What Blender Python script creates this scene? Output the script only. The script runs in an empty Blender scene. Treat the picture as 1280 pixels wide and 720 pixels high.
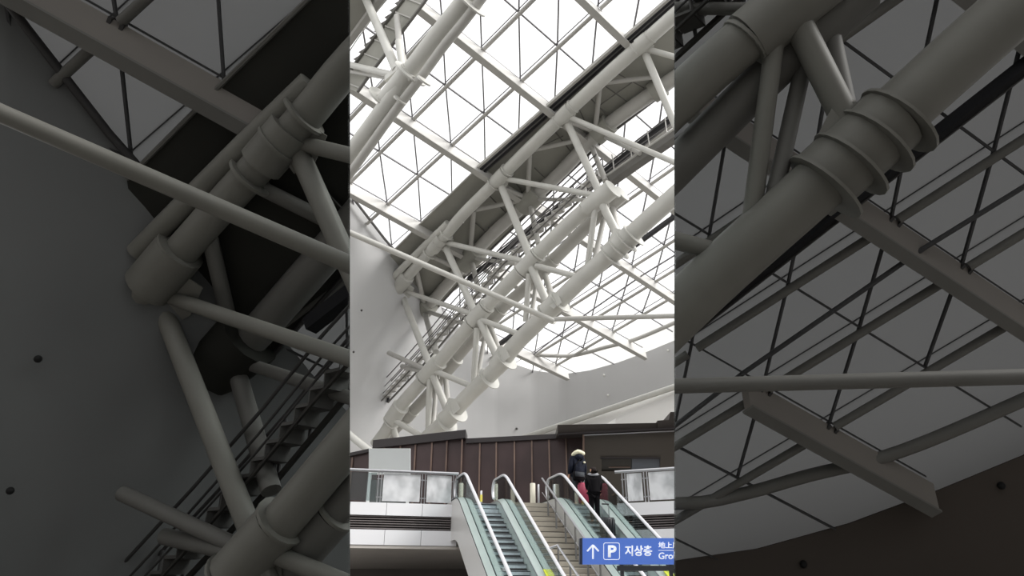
import bpy, bmesh, math, random
from mathutils import Vector, Matrix
random.seed(7)
C = bpy.context.scene.collection
scn = bpy.context.scene

# ------------------------------------------------------------------ camera
F = 850.0
PITCH = math.radians(24.3)
SP, CP = math.sin(PITCH), math.cos(PITCH)
EYE = Vector((0, 0, 1.6))
FWD = Vector((0, CP, SP)); UP = Vector((0, -SP, CP)); RT = Vector((1, 0, 0))
cd = bpy.data.cameras.new('camera'); cam = bpy.data.objects.new('camera', cd); C.objects.link(cam)
cam.location = EYE; cam.rotation_euler = (math.pi/2 + PITCH, 0, 0)
cd.sensor_width = 36; cd.lens = 36*F/1280; cd.clip_end = 500; cd.clip_start = .05
scn.camera = cam

def ray(px, py):
    return FWD + RT*((px-640)/F) + UP*((360-py)/F)
def at(px, py, D):
    return EYE + ray(px, py)*D
NR = Vector((-.235, .854, 3.239))          # normal of the sloping glass roof
def depth(px, py, s):
    if isinstance(s, (int, float)): return s
    d = ray(px, py)
    if s[0] == 'R': return s[1]/NR.dot(d)              # parallel to the roof
    if s[0] == 'V': return s[1]/(d.x+d.y)              # upright plane of the truss
def on_z(px, py, z):
    d = ray(px, py); return EYE + d*((z-EYE.z)/d.z)
def on_y(px, py, y):
    d = ray(px, py); return EYE + d*(y/d.y)
def project(P):
    q = P-EYE; D = q.dot(FWD); return 640+F*q.dot(RT)/D, 360-F*q.dot(UP)/D, D

# ------------------------------------------------------------------ materials
def lin(c):
    return tuple((v/255/12.92 if v/255 <= .04045 else ((v/255+.055)/1.055)**2.4) for v in c) + (1,)
def mat(name, col, rough=.5, metal=0, vary=.12, scale=3.0, bump=0, spec=.5, coat=0):
    m = bpy.data.materials.new(name); m.use_nodes = True
    nt = m.node_tree; b = nt.nodes['Principled BSDF']
    c = lin(col)
    tc = nt.nodes.new('ShaderNodeTexCoord'); n = nt.nodes.new('ShaderNodeTexNoise')
    n.inputs['Scale'].default_value = scale; n.inputs['Detail'].default_value = 5
    nt.links.new(tc.outputs['Object'], n.inputs['Vector'])
    r = nt.nodes.new('ShaderNodeValToRGB')
    r.color_ramp.elements[0].position = .3; r.color_ramp.elements[1].position = .7
    r.color_ramp.elements[0].color = tuple(v*(1-vary) for v in c[:3])+(1,)
    r.color_ramp.elements[1].color = tuple(min(1, v*(1+vary)) for v in c[:3])+(1,)
    nt.links.new(n.outputs['Fac'], r.inputs['Fac']); nt.links.new(r.outputs['Color'], b.inputs['Base Color'])
    b.inputs['Roughness'].default_value = rough; b.inputs['Metallic'].default_value = metal
    b.inputs['Specular IOR Level'].default_value = spec
    b.inputs['Coat Weight'].default_value = coat
    if bump:
        bp = nt.nodes.new('ShaderNodeBump'); bp.inputs['Strength'].default_value = bump; bp.inputs['Distance'].default_value = .02
        nt.links.new(n.outputs['Fac'], bp.inputs['Height']); nt.links.new(bp.outputs['Normal'], b.inputs['Normal'])
    return m
def glass_mat(name, tint, refl, rough=.02, refl_tint=(1, 1, 1), gain=.35):
    m = bpy.data.materials.new(name); m.use_nodes = True; nt = m.node_tree
    nt.nodes.remove(nt.nodes['Principled BSDF']); out = nt.nodes['Material Output']
    t = nt.nodes.new('ShaderNodeBsdfTransparent'); t.inputs[0].default_value = tint+(1,)
    g = nt.nodes.new('ShaderNodeBsdfGlossy'); g.inputs['Roughness'].default_value = rough; g.inputs[0].default_value = refl_tint+(1,)
    lw = nt.nodes.new('ShaderNodeLayerWeight'); lw.inputs[0].default_value = .3
    mr = nt.nodes.new('ShaderNodeMapRange'); mr.inputs['To Min'].default_value = refl; mr.inputs['To Max'].default_value = min(1, refl+gain)
    nt.links.new(lw.outputs['Fresnel'], mr.inputs['Value'])
    mx = nt.nodes.new('ShaderNodeMixShader')
    nt.links.new(mr.outputs[0], mx.inputs[0]); nt.links.new(t.outputs[0], mx.inputs[1]); nt.links.new(g.outputs[0], mx.inputs[2])
    nt.links.new(mx.outputs[0], out.inputs[0]); return m
def dimmed_pane_mat(name, col):
    m = bpy.data.materials.new(name); m.use_nodes = True; nt = m.node_tree
    nt.nodes.remove(nt.nodes['Principled BSDF']); out = nt.nodes['Material Output']
    t = nt.nodes.new('ShaderNodeBsdfTranslucent'); t.inputs[0].default_value = col+(1,)
    d = nt.nodes.new('ShaderNodeBsdfDiffuse'); d.inputs[0].default_value = (.012, .012, .012, 1)
    a = nt.nodes.new('ShaderNodeAddShader'); nt.links.new(t.outputs[0], a.inputs[0]); nt.links.new(d.outputs[0], a.inputs[1])
    nt.links.new(a.outputs[0], out.inputs[0]); return m
def emit_free(name, col): return mat(name, col, .6)

M = dict(
    steel=mat('white_painted_steel', (194, 193, 187), .42, 0, .06, 1.2),
    steel2=mat('pale_grey_steel', (178, 176, 171), .45, 0, .06, 1.2),
    beam=mat('off_white_beam_paint', (206, 204, 200), .5, 0, .04, .8),
    soffit=mat('grey_green_deck_sheet', (150, 149, 141), .7, 0, .08, .6),
    black=mat('black_track_rubber', (38, 37, 40), .6, 0, .15, 2),
    rail=mat('dull_grey_rail', (120, 118, 118), .45, .3, .1, 2),
    tread=mat('galvanised_tread', (190, 188, 184), .5, .2, .1, 4),
    stringer=mat('dark_grey_stringer', (104, 102, 98), .6, 0, .12, 2),
    bar=mat('grey_glazing_bar', (120, 118, 122), .5, 0, .08, 2),
    shell=mat('grey_plaster_shell', (198, 198, 198), .8, 0, .04, .12, 0),
    bolt=mat('anchor_metal', (90, 88, 86), .5, .3),
    eave=mat('white_eave_plaster', (232, 231, 226), .7, 0, .03, .4),
    glass=glass_mat('clear_roof_glass', (.98, .98, .98), .02, gain=.06),
)
DK = dict(  # darkened copies of the materials above, dimness put into the colour
    steel=mat('dimmed_white_steel', (90, 89, 84), .55, 0, .08, 1.5, spec=.25),
    steel2=mat('dimmed_pale_steel', (80, 79, 76), .6, 0, .08, 1.5, spec=.2),
    beam=mat('dimmed_beam_paint', (94, 90, 86), .6, 0, .06, 1, spec=.2),
    soffit=mat('dimmed_deck_sheet', (34, 34, 31), .8, 0, .1, 1, spec=.1),
    black=mat('dimmed_track_rubber', (20, 20, 22), .7, 0, .1, 2, spec=.1),
    rail=mat('dimmed_grey_rail', (44, 43, 43), .6, 0, .1, 2, spec=.2),
    tread=mat('dimmed_tread', (62, 61, 59), .6, 0, .1, 3, spec=.2),
    stringer=mat('dimmed_stringer', (38, 37, 35), .7, 0, .1, 2, spec=.1),
    bar=mat('dimmed_glazing_bar', (54, 54, 55), .6, 0, .1, 2, spec=.1),
    shell=mat('dimmed_plaster_shell', (86, 87, 87), .9, 0, .06, .35, spec=.1),
    bolt=mat('dimmed_anchor', (24, 24, 24), .7, 0, spec=.1),
    eave=mat('dimmed_eave', (96, 94, 90), .8, 0, .05, .6, spec=.1),
    glass=dimmed_pane_mat('dimmed_sky_pane', (.069, .069, .069)),  # dimmed sky tone put into the pane colour
)
DKR = dict(DK); DKR['shell'] = mat('dimmed_plaster_right', (60, 55, 51), .9, 0, .05, .35, spec=.1)  # shell colour darkened further for the right copy

# ------------------------------------------------------------------ objects
def finish(bm, name, m, smooth=False):
    me = bpy.data.meshes.new(name); bmesh.ops.recalc_face_normals(bm, faces=bm.faces); bm.to_mesh(me); bm.free()
    me.materials.append(m)
    if smooth:
        for p in me.polygons: p.use_smooth = True
    return me
def root_of(o):
    while o.parent: o = o.parent
    return o
def obj(name, bm, m, parent=None, smooth=False, label=None):
    """one mesh object; the vertices come in world space (or in the local space of a turned thing)"""
    if bm is None or len(bm.verts) == 0: return None
    if parent is not None and not root_of(parent).get('_local'):
        bmesh.ops.translate(bm, verts=bm.verts, vec=-root_of(parent).location)
    elif parent is None:
        pass
    o = bpy.data.objects.new(name, finish(bm, name, m, smooth)); C.objects.link(o)
    if parent is not None: o.parent = parent
    if label: o['label'] = label
    if smooth:
        md = o.modifiers.new('edges', 'EDGE_SPLIT'); md.split_angle = math.radians(40)
    return o
def tag(o, label, cat, group=None):
    if o is None: return None
    o['label'] = label; o['category'] = cat
    if group: o['group'] = group
    return o
def thing(name, label, cat, loc, group=None, rz=None):
    o = bpy.data.objects.new(name, None); C.objects.link(o); o.empty_display_size = .2
    o.location = loc
    if rz is not None: o.rotation_euler = (0, 0, rz); o['_local'] = 1
    return tag(o, label, cat, group)
def struct(name, bm, m, parent=None, smooth=False):
    o = obj(name, bm, m, parent, smooth)
    if o is not None: o['kind'] = 'structure'
    return o
def merge(dst, src):
    me = bpy.data.meshes.new('tmp'); src.to_mesh(me); src.free(); dst.from_mesh(me); bpy.data.meshes.remove(me); return dst

# ------------------------------------------------------------------ shapes
def sweep(pts, r, seg=14, caps=True, bm=None, flat=None, spin=0):
    """round (or seg-sided) tube along points; r one radius or one per point; flat squashes the second axis"""
    bm = bm or bmesh.new()
    pts = [Vector(p) for p in pts]
    if not hasattr(r, '__len__'): r = [r]*len(pts)
    t0 = (pts[1]-pts[0]).normalized()
    ref = Vector((0, 0, 1)) if abs(t0.z) < .95 else Vector((0, 1, 0))
    nx = t0.cross(ref).normalized()
    rings = []
    for i, p in enumerate(pts):
        if i == 0: t = t0
        elif i == len(pts)-1: t = (pts[i]-pts[i-1]).normalized()
        else: t = ((pts[i]-pts[i-1]).normalized()+(pts[i+1]-pts[i]).normalized()).normalized()
        nx = (nx - t*nx.dot(t)).normalized(); ny = t.cross(nx)
        ring = []
        for k in range(seg):
            a = 2*math.pi*(k+.5)/seg + spin
            ring.append(bm.verts.new(p + nx*math.cos(a)*r[i] + ny*math.sin(a)*r[i]*(flat or 1)))
        rings.append(ring)
    for a, b in zip(rings, rings[1:]):
        for k in range(seg): bm.faces.new((a[k], a[(k+1) % seg], b[(k+1) % seg], b[k]))
    if caps:
        bm.faces.new(rings[0][::-1]); bm.faces.new(rings[-1])
    return bm
def box(bm, c, s, R=None):
    c = Vector(c); v = []
    for sx in (-.5, .5):
        for sy in (-.5, .5):
            for sz in (-.5, .5):
                q = Vector((sx*s[0], sy*s[1], sz*s[2]))
                if R is not None: q = R @ q
                v.append(bm.verts.new(c+q))
    for f in ((0, 1, 3, 2), (4, 6, 7, 5), (0, 4, 5, 1), (2, 3, 7, 6), (0, 2, 6, 4), (1, 5, 7, 3)): bm.faces.new([v[i] for i in f])
    return bm
def prism(poly, vec, bm=None):
    """solid from a polygon pushed along vec"""
    bm = bm or bmesh.new(); vec = Vector(vec)
    a = [bm.verts.new(Vector(p)) for p in poly]; b = [bm.verts.new(Vector(p)+vec) for p in poly]
    n = len(a); bm.faces.new(a); bm.faces.new(b[::-1])
    for i in range(n): bm.faces.new((a[i], b[i], b[(i+1) % n], a[(i+1) % n]))
    return bm
def bar3(p, q, w, h, up, bm=None):
    """rectangular bar from p to q; h along up, w across"""
    bm = bm or bmesh.new(); p, q, up = Vector(p), Vector(q), Vector(up)
    t = (q-p).normalized(); s = t.cross(up).normalized(); u = s.cross(t).normalized()
    poly = [p+s*w/2+u*h/2, p-s*w/2+u*h/2, p-s*w/2-u*h/2, p+s*w/2-u*h/2]
    return prism(poly, q-p, bm)
def smooth_path(pts, n=4):
    out = []
    P = [Vector(p) for p in pts]; P = [P[0]*2-P[1]] + P + [P[-1]*2-P[-2]]
    for i in range(1, len(P)-2):
        for k in range(n):
            t = k/n; a, b, c, d = P[i-1], P[i], P[i+1], P[i+2]
            out.append(.5*((2*b)+(c-a)*t+(2*a-5*b+4*c-d)*t*t+(3*b-a-3*c+d)*t**3))
    out.append(P[-2]); return out

# ------------------------------------------------------------------ the hall and its added side copies
class Bay:
    """the hall, or an added enlarged side copy of it: (px,py) of the photo's middle strip placed at its own spot and distance"""
    def __init__(s, mats, rect, img=None, kd=1.0, cut=None):
        s.m, s.rect, s.img, s.kd, s.cut = mats, rect, img, kd, cut
    def pix(s, px, py):
        if s.img is None: return px, py
        x0, k = s.img; return (px-x0[0])*k+x0[1], 360+(py-360)*k
    def P(s, px, py, spec):
        D = depth(px, py, spec); X, Y = s.pix(px, py); return at(X, Y, D*s.kd)
    def size(s, dpx, D):
        return dpx*(s.img[1] if s.img else 1)*D*s.kd/F
    def seen(s, pts):
        xs = [p[0] for p in pts]; ys = [p[1] for p in pts]; r = s.rect
        return max(xs) > r[0] and min(xs) < r[2] and max(ys) > r[1] and min(ys) < r[3]
    def W(s, P):
        px, py, D = project(P); return s.P(px, py, D)
    def clip(s, bm):
        if s.cut is None or bm is None: return bm
        x, sg = s.cut
        N = RT*F - FWD*(x-640)
        res = bmesh.ops.bisect_plane(bm, geom=bm.verts[:]+bm.edges[:]+bm.faces[:], plane_co=EYE, plane_no=N*sg, clear_outer=True)
        ed = [e for e in res['geom_cut'] if isinstance(e, bmesh.types.BMEdge)]
        if ed and len(bm.faces) > 3: bmesh.ops.holes_fill(bm, edges=ed, sides=0)
        return bm
    def tube(s, name, pts, dpx, m='steel', parent=None, seg=14, smooth=True, curve=False, **kw):
        if not s.seen(pts): return None
        w = [s.P(*p) for p in pts]
        mid = pts[len(pts)//2]; r = s.size(dpx, depth(mid[0], mid[1], mid[2]))/2
        if curve: w = smooth_path(w)
        return obj(name, s.clip(sweep(w, r, seg, **kw)), s.m[m], parent, smooth and seg > 6)
    def ring(s, name, p, q, dpx, t, m='steel', parent=None):
        """flange disc around the chord at p, square to the line p-q"""
        if not s.seen([p]): return None
        a, b = s.P(*p), s.P(*q); D = depth(p[0], p[1], p[2]); r = s.size(dpx, D)/2; h = s.size(t, D)/2
        d = (b-a).normalized()
        return obj(name, s.clip(sweep([a-d*h, a+d*h], r, 20)), s.m[m], parent, True)

k3 = 1280/404
MID = Bay(M, (430, -40, 850, 560))
LEFT = Bay(DK, (436, 244, 577, 476), ((438, 0), k3), 1/4.6, (437.5, 1))  # added side copy of the middle, enlarged and darkened, no real bay
RIGHT = Bay(DKR, (703, 244, 845, 476), ((438, 0), k3), 1/5.0, (843.0, -1))  # same kind of added darkened copy on the other side

TOP = [(400, 198), (420, 222), (438, 245), (465, 280), (495, 315), (520, 345), (545, 374), (562, 395), (578, 412), (600, 432), (620, 446), (640, 454), (667, 463), (703, 468), (737, 463), (773, 453), (808, 440), (842, 426), (870, 411), (900, 392)]
# the sloping roof grid: beams run along EU, purlins along EV
RO = at(602, 52, depth(602, 52, ('R', 99)))
EU = at(649, 90, depth(649, 90, ('R', 99)))-RO
EV = at(603, 133, depth(603, 133, ('R', 99)))-at(649, 90, depth(649, 90, ('R', 99)))
NU = NR.normalized()
def grid(u, v, lift=0): return RO + EU*u + EV*v + NU*lift
BEAMS = [-1.76, .12, 2.1, 4.23, 6.4]
PURL = [-1.86, -.86, .12, 1.16, 2.16, 3.3, 4.4, 5.43, 6.46, 7.5, 8.5, 9.47]

def hidden(x, y):
    if x < 400 or x > 900: return y > 420
    return y > 6+next(a[1]+(c[1]-a[1])*(x-a[0])/(c[0]-a[0]) for a, c in zip(TOP, TOP[1:]) if a[0] <= x <= c[0])
def px_seen(bay, a, b, n=12):
    out = []
    for i in range(n+1):
        P = a.lerp(b, i/n); q = project(P); out.append((q[0], q[1]))
    r = bay.rect
    return [i/n for i, q in enumerate(out) if not hidden(*q) and r[0]-12 < q[0] < r[2]+12 and r[1]-12 < q[1] < r[3]+12]

def build_roof(bay, win, words, beams, group, vis_u, gl):
    m = bay.m
    up = NU if bay.img is None else None
    def wl(a, b, lift):          # a grid line as two points of the bay
        return bay.W(grid(a[0], a[1], lift)), bay.W(grid(b[0], b[1], lift))
    def normal(p, q):            # outward normal of this bay's glass
        return (bay.W(grid(2, 0, 0))-bay.W(grid(0, 0, 0))).cross(bay.W(grid(0, -2, 0))-bay.W(grid(0, 0, 0))).normalized()
    nn = normal(0, 0)
    if nn.z < 0: nn = -nn
    # beams
    for bi, (v, u0, u1, lab) in enumerate(beams):
        p, q = wl((u0, v), (u1, v), 0)
        h = .64*bay.kd*(bay.img[1] if bay.img else 1)
        def sect(v0, v1, l0, l1):
            ends = []
            for u in (u0, u1):
                ends.append([bay.W(grid(u, v0, l0)), bay.W(grid(u, v1, l0)), bay.W(grid(u, v1, l1)), bay.W(grid(u, v0, l1))])
            b_ = bmesh.new(); A = [b_.verts.new(x) for x in ends[0]]; B = [b_.verts.new(x) for x in ends[1]]
            b_.faces.new(A); b_.faces.new(B[::-1])
            for k in range(4): b_.faces.new((A[k], B[k], B[(k+1) % 4], A[(k+1) % 4]))
            return b_
        b = thing('roof_beam', lab, 'roof beam', (p+q)/2)
        obj('web', bay.clip(sect(v-.035, v+.035, -.1, -.92)), m['beam'], b)
        obj('bottom_flange', bay.clip(sect(v-.06, v+.06, -.92, -.98)), m['steel2'], b)
        n = 0
        for u in PURL:
            if u < u0 or u > u1 or 2 < u < 4: continue
            c = bay.W(grid(u, v, -.12))
            if not px_seen(bay, grid(u, v, 0), grid(u+.01, v, 0), 1): continue
            bmc = bmesh.new(); sz = bay.size(3.2, 38)
            d = (q-p).normalized()
            for sgn in (-1, 1):
                bar3(c+d*sz*(.8*sgn-.25), c+d*sz*(.8*sgn+.25), sz*1.5, sz*1.1, nn, bmc)
            bmc = bay.clip(bmc)
            obj('bracket', bmc, m['rail'], b)
    # purlins, one between each pair of beams
    vs = [-3.8]+BEAMS+[8.4]
    lines = PURL
    for u in lines:
        if 2.1 < u < 3.4: continue
        for a, b in zip(vs, vs[1:]):
            P, Q = grid(u, a+.05, -.12), grid(u, b-.05, -.12)
            ts = px_seen(bay, P, Q, 20)
            if len(ts) < 2: continue
            lo, hi = max(0, min(ts)-.03), min(1, max(ts)+.03)
            if u > 2 and project(P.lerp(Q, .5))[1] > 455: continue
            p, q = bay.W(P.lerp(Q, lo)), bay.W(P.lerp(Q, hi))
            r = bay.size(4.6, 38)/2
            bm_ = bay.clip(sweep([p, q], r, 10))
            if len(bm_.verts) < 8: bm_.free(); continue
            o = obj('purlin', bm_, m['steel2'], None, True)
            tag(o, words, 'purlin', group)
    # glazing bars: over the purlins, along the half beams, and both diagonals' one family
    g = bmesh.new(); t = bay.size(1.5 if bay.img is None else 1.1, 38)
    def gbar(P, Q, th=t):
        ts = px_seen(bay, P, Q, 40)
        if len(ts) < 2: return
        bar3(bay.W(P.lerp(Q, max(0, min(ts)-.03))), bay.W(P.lerp(Q, min(1, max(ts)+.03))), th, th*1.4, nn, g)
    halves = [(a+b)/2 for a, b in zip(vs, vs[1:])]
    for v in halves: gbar(grid(-3, v, .05), grid(11, v, .05))
    for u in PURL: gbar(grid(u, -3.8, .3), grid(u, 8.4, .3), t*.55)
    vv = sorted(vs+halves)
    for i in range(-14, 14):
        for j in range(len(vv)-1):
            k = i+j
            if 0 <= k < len(PURL)-1:
                gbar(grid(PURL[k], vv[j], .05), grid(PURL[k+1], vv[j+1], .05), t*1.05)
    for v in BEAMS: gbar(grid(-3, v, .12), grid(11, v, .12), t*.7)
    w = struct(win, bay.clip(gl), m['glass'])
    fr = struct('glazing_bar', bay.clip(g), m['bar'], w)
    return nn

def build_truss(bay, parent_label, near):
    """the great three-dimensional tube truss; every tube is its own part"""
    m = bay.m
    root = thing('roof_truss', parent_label, 'roof truss', bay.P(640, 330, ('V', 33)) if bay is MID else bay.P((bay.rect[0]+bay.rect[2])/2, 360, ('V', 33)))
    T = lambda name, pts, d, mm='steel', **k: bay.tube(name, pts, d, mm, root, **k)
    RB, RC, V1, V2, VL = ('R', 95.2), ('R', 96.5), ('V', 32.2), ('V', 33.8), ('V', 33)
    def on(pts, s): return [(x, y, s) for x, y in pts]
    B1 = [(476, 383), (494, 363), (517, 337), (534, 318), (556, 295), (578, 269), (617, 230), (660, 187), (707, 142), (762, 91), (805, 53), (842, 20), (870, -4)]
    T('chord', on(B1, RB), 15, curve=True)
    T('chord', on([(492, 346), (513, 325), (535, 303), (560, 279)], ('R', 95.8)), 9)
    B2 = [(500, 418), (530, 388), (588, 322), (620, 288), (664, 249), (703, 213), (753, 162), (822, 112), (860, 86)]
    T('chord', on(B2, RC), 16, 'steel2', curve=True)
    M1 = [(470, 556), (484, 537), (496, 513), (521, 484), (546, 456), (577, 419), (606, 385), (656, 334), (704, 287), (732, 262), (763, 238)]
    T('chord', on(M1, V1), 17, curve=True)
    M2 = [(480, 553), (497, 533), (534, 495), (570, 448), (618, 394), (656, 361), (700, 317), (739, 278), (775, 244)]
    T('chord', on(M2, V2), 15, 'steel2', curve=True)
    L = [(505, 577), (526, 555), (557, 526), (586, 494), (620, 461), (645, 430), (667, 408), (704, 371), (725, 351), (753, 326), (773, 308), (815, 270), (842, 246), (880, 212)]
    T('chord', on(L, VL), 21.5, curve=True)
    # sleeves at the nodes
    def sl(pts, s, d, mm='steel'): T('node_sleeve', on(pts, s), d, mm)
    sl([(497, 359), (509, 345)], RB, 20); sl([(541, 311), (553, 297)], RB, 18); sl([(620, 227), (632, 215)], RB, 18); sl([(701, 148), (713, 136)], RB, 19); sl([(798, 58), (810, 48)], RB, 19)
    sl([(489, 526), (500, 509)], V1, 21); sl([(530, 473), (548, 453)], V1, 21); sl([(590, 403), (607, 384)], V1, 21); sl([(652, 339), (671, 319)], V1, 21); sl([(733, 262), (766, 235)], V1, 24)
    sl([(508, 521), (515, 513)], V2, 18, 'steel2'); sl([(555, 466), (570, 449)], V2, 18, 'steel2'); sl([(612, 402), (625, 388)], V2, 18, 'steel2'); sl([(675, 342), (692, 325)], V2, 18, 'steel2'); sl([(756, 262), (778, 242)], V2, 19, 'steel2')
    sl([(522, 392), (537, 379)], RC, 26, 'soffit'); sl([(580, 331), (598, 313)], RC, 27, 'soffit'); sl([(653, 259), (673, 240)], RC, 27, 'soffit'); sl([(745, 170), (762, 154)], RC, 27, 'soffit'); sl([(815, 117), (829, 107)], RC, 27, 'soffit')
    sl([(557, 526), (568, 514)], VL, 24); sl([(683, 390), (697, 377)], VL, 25); sl([(620, 459), (632, 447)], VL, 24); sl([(762, 318), (790, 293)], VL, 28)
    # flange rings
    def rg(pts, s, nxt, d, t=1.4): bay.ring('flange_ring', (pts[0], pts[1], s), (nxt[0], nxt[1], s), d, t, 'steel', root)
    for p in ((497, 359), (509, 345), (537, 316), (548, 303), (558, 292), (617, 230), (634, 213), (697, 152), (716, 133), (794, 62), (813, 46)): rg(p, RB, (p[0]+10, p[1]-9.7), 19.5)
    for p in ((489, 527), (501, 508), (529, 474), (549, 452), (589, 404), (609, 382), (651, 340), (673, 318), (732, 263)): rg(p, V1, (p[0]+10, p[1]-10), 22.5)
    for p in ((507, 522), (516, 512), (571, 448), (626, 387), (692, 325)): rg(p, V2, (p[0]+10, p[1]-10), 19)
    for p in ((557, 526), (570, 512), (610, 471), (632, 447), (682, 391), (699, 376), (762, 318), (772, 309), (782, 300), (791, 292)): rg((p[0]+1.5, p[1]+2), VL, (p[0]+11.5, p[1]-8), 32 if p[0] < 740 else 35, 1.2)
    rg((766, 236), V1, (776, 227), 27, 1.6); rg((778, 242), V2, (788, 233), 23, 1.6)
    # braces
    def br(p, s, q, s2, d, mm='steel'): T('brace', [(p[0], p[1], s), (q[0], q[1], s2)], d, mm, seg=12)
    F1 = [((506, 364), (597, 395), 7), ((503, 370), (538, 459), 9), ((557, 303), (660, 328), 7.5), ((556, 307), (594, 392), 9.5), ((629, 223), (748, 245), 7.5), ((625, 229), (663, 322), 10),
          ((709, 145), (850, 206), 7.5), ((708, 151), (750, 242), 10), ((808, 61), (860, 76), 7.5), ((806, 66), (846, 160), 10)]
    for p, q, d in F1: br(p, RB, q, V1, d)
    F2 = [((664, 249), (735, 250), 5), ((662, 252), (673, 305), 7), ((588, 322), (645, 330), 5), ((589, 324), (598, 362), 7), ((753, 165), (800, 192), 6), ((738, 180), (757, 226), 7),
          ((530, 388), (545, 440), 8), ((530, 388), (590, 408), 6), ((750, 168), (790, 187), 6)]
    for p, q, d in F2: br(p, RC, q, V2, d, 'steel2')
    for p, q, d in [((544, 464), (590, 483), 7.5), ((540, 467), (558, 510), 9.5), ((495, 527), (535, 550), 7.5), ((489, 526), (500, 562), 8), ((602, 400), (652, 419), 7.5), ((600, 401), (622, 447), 10.5),
                    ((670, 332), (722, 346), 7.5), ((664, 334), (686, 383), 10.5), ((750, 250), (774, 298), 11)]: br(p, V1, q, VL, d)
    for p, q, d in [((537, 474), (535, 545), 7.5), ((596, 410), (592, 482), 7.5), ((661, 342), (657, 402), 7), ((744, 260), (734, 336), 7.5)]: br(p, V1, q, VL, d)
    for p, q, d in [((545, 487), (541, 540), 6.5), ((606, 420), (596, 480), 6), ((671, 348), (664, 398), 6), ((755, 272), (742, 330), 7), ((765, 258), (774, 300), 8.5),
                    ((556, 462), (561, 512), 7), ((612, 405), (628, 450), 7), ((680, 340), (694, 382), 8)]: br(p, V2, q, VL, d, 'steel2')
    for p, q, d in [((486, 441), (534, 463), 6.5), ((503, 458), (530, 464), 7)]: br(p, 42, q, V1, d, 'steel2')
    # zigzag bracing across the walkway deck
    for p, q in [((592, 263), (588, 318)), ((595, 262), (664, 248)), ((662, 188), (660, 246)), ((663, 188), (742, 171)), ((750, 104), (744, 165)), ((750, 104), (822, 96)),
                 ((540, 320), (590, 345)), ((622, 232), (664, 250)), ((707, 150), (752, 168)), ((520, 337), (532, 388)), ((806, 66), (826, 112))]:
        br(p, ('R', 96.0), q, RC, 6, 'steel2')
    # gusset plates
    for (x, y) in ((556, 303), (628, 224), (709, 146), (807, 60), (507, 363)):
        pts = [(x-7, y+5), (x+2, y-9), (x+11, y-3), (x+6, y+8), (x-2, y+12)]
        if bay.seen(pts):
            w = [bay.P(a, b, ('R', 94.6)) for a, b in pts]; nv = (w[1]-w[0]).cross(w[2]-w[0]).normalized()*bay.size(.8, 36)
            obj('gusset_plate', bay.clip(prism(w, nv)), m['steel'], root)
    for (x, y) in ((540, 462), (599, 397), (663, 328), (752, 248)):
        pts = [(x-3, y-8), (x+8, y-2), (x+9, y+12), (x-2, y+14)]
        if bay.seen(pts):
            w = [bay.P(a, b, ('V', 32.6)) for a, b in pts]; nv = (w[1]-w[0]).cross(w[2]-w[0]).normalized()*bay.size(.8, 36)
            obj('gusset_plate', bay.clip(prism(w, nv)), m['steel'], root)
    for (x, y) in ((563, 505), (625, 440), (690, 372), (770, 293)):
        pts = [(x-9, y+6), (x-2, y-8), (x+7, y-6), (x+12, y+6), (x+2, y+14)]
        if bay.seen(pts):
            w = [bay.P(a, b, ('V', 32.4)) for a, b in pts]; nv = (w[1]-w[0]).cross(w[2]-w[0]).normalized()*bay.size(.8, 36)
            obj('gusset_plate', bay.clip(prism(w, nv)), m['steel'], root)
    # walkway deck: soffit sheet, bright edge and joint lines
    up = [(488, 317), (494, 311), (530, 275), (580, 226), (600, 207), (650, 161), (718, 100), (829, 2), (870, -34)]
    lo = [(505, 432), (520, 415), (556, 375), (600, 326), (640, 287), (690, 238), (764, 167), (842, 108), (885, 75)]
    if bay.seen(up+lo):
        b = bmesh.new(); va = [b.verts.new(bay.P(x, y, ('R', 98))) for x, y in up]; vb = [b.verts.new(bay.P(x, y, ('R', 98))) for x, y in lo]
        for i in range(len(up)-1): b.faces.new((va[i], va[i+1], vb[i+1], vb[i]))
        nv = b.faces[:] if False else None
        b.faces.ensure_lookup_table(); b.normal_update(); n = b.faces[0].normal.copy(); n = n if n.z > 0 else -n
        ext = bmesh.ops.extrude_face_region(b, geom=b.faces[:]); bmesh.ops.translate(b, verts=[e for e in ext['geom'] if isinstance(e, bmesh.types.BMVert)], vec=n*bay.size(2, 38))
        obj('deck_soffit', bay.clip(b), m['soffit'], root)
        T('deck_edge', on(lo, ('R', 97.8)), 2.2, 'rail', seg=6)
        T('deck_edge', on(up[:5], ('R', 97.8)), 2.0, 'steel2', seg=6)
        for i, (a, c) in enumerate(zip(up, lo)):
            pass
        for (p, q) in (((612, 245), (655, 290)), ((590, 275), (618, 300)), ((640, 262), (610, 285)), ((664, 189), (704, 170)), ((668, 210), (700, 240)), ((690, 160), (722, 200)),
                       ((735, 120), (765, 150)), ((750, 103), (785, 128)), ((790, 103), (745, 135)), ((772, 92), (805, 110)), ((640, 220), (655, 245)), ((720, 128), (735, 160)), ((555, 310), (588, 345)), ((560, 288), (575, 262)), ((535, 305), (548, 287))):
            T('deck_bracing_rod', on((p, q), ('R', 97.4)), 1.4, 'stringer', seg=6)
        for x, y in ((606, 248), (653, 198), (685, 168), (741, 117), (779, 85), (579, 278)):
            if bay.seen([(x, y)]):
                bb = bmesh.new(); bmesh.ops.create_uvsphere(bb, u_segments=8, v_segments=6, radius=bay.size(2.6, 36)/2)
                bmesh.ops.translate(bb, verts=bb.verts, vec=bay.P(x, y, ('R', 94.5))); obj('lamp', bay.clip(bb), m['eave'], root)
    return root

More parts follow.
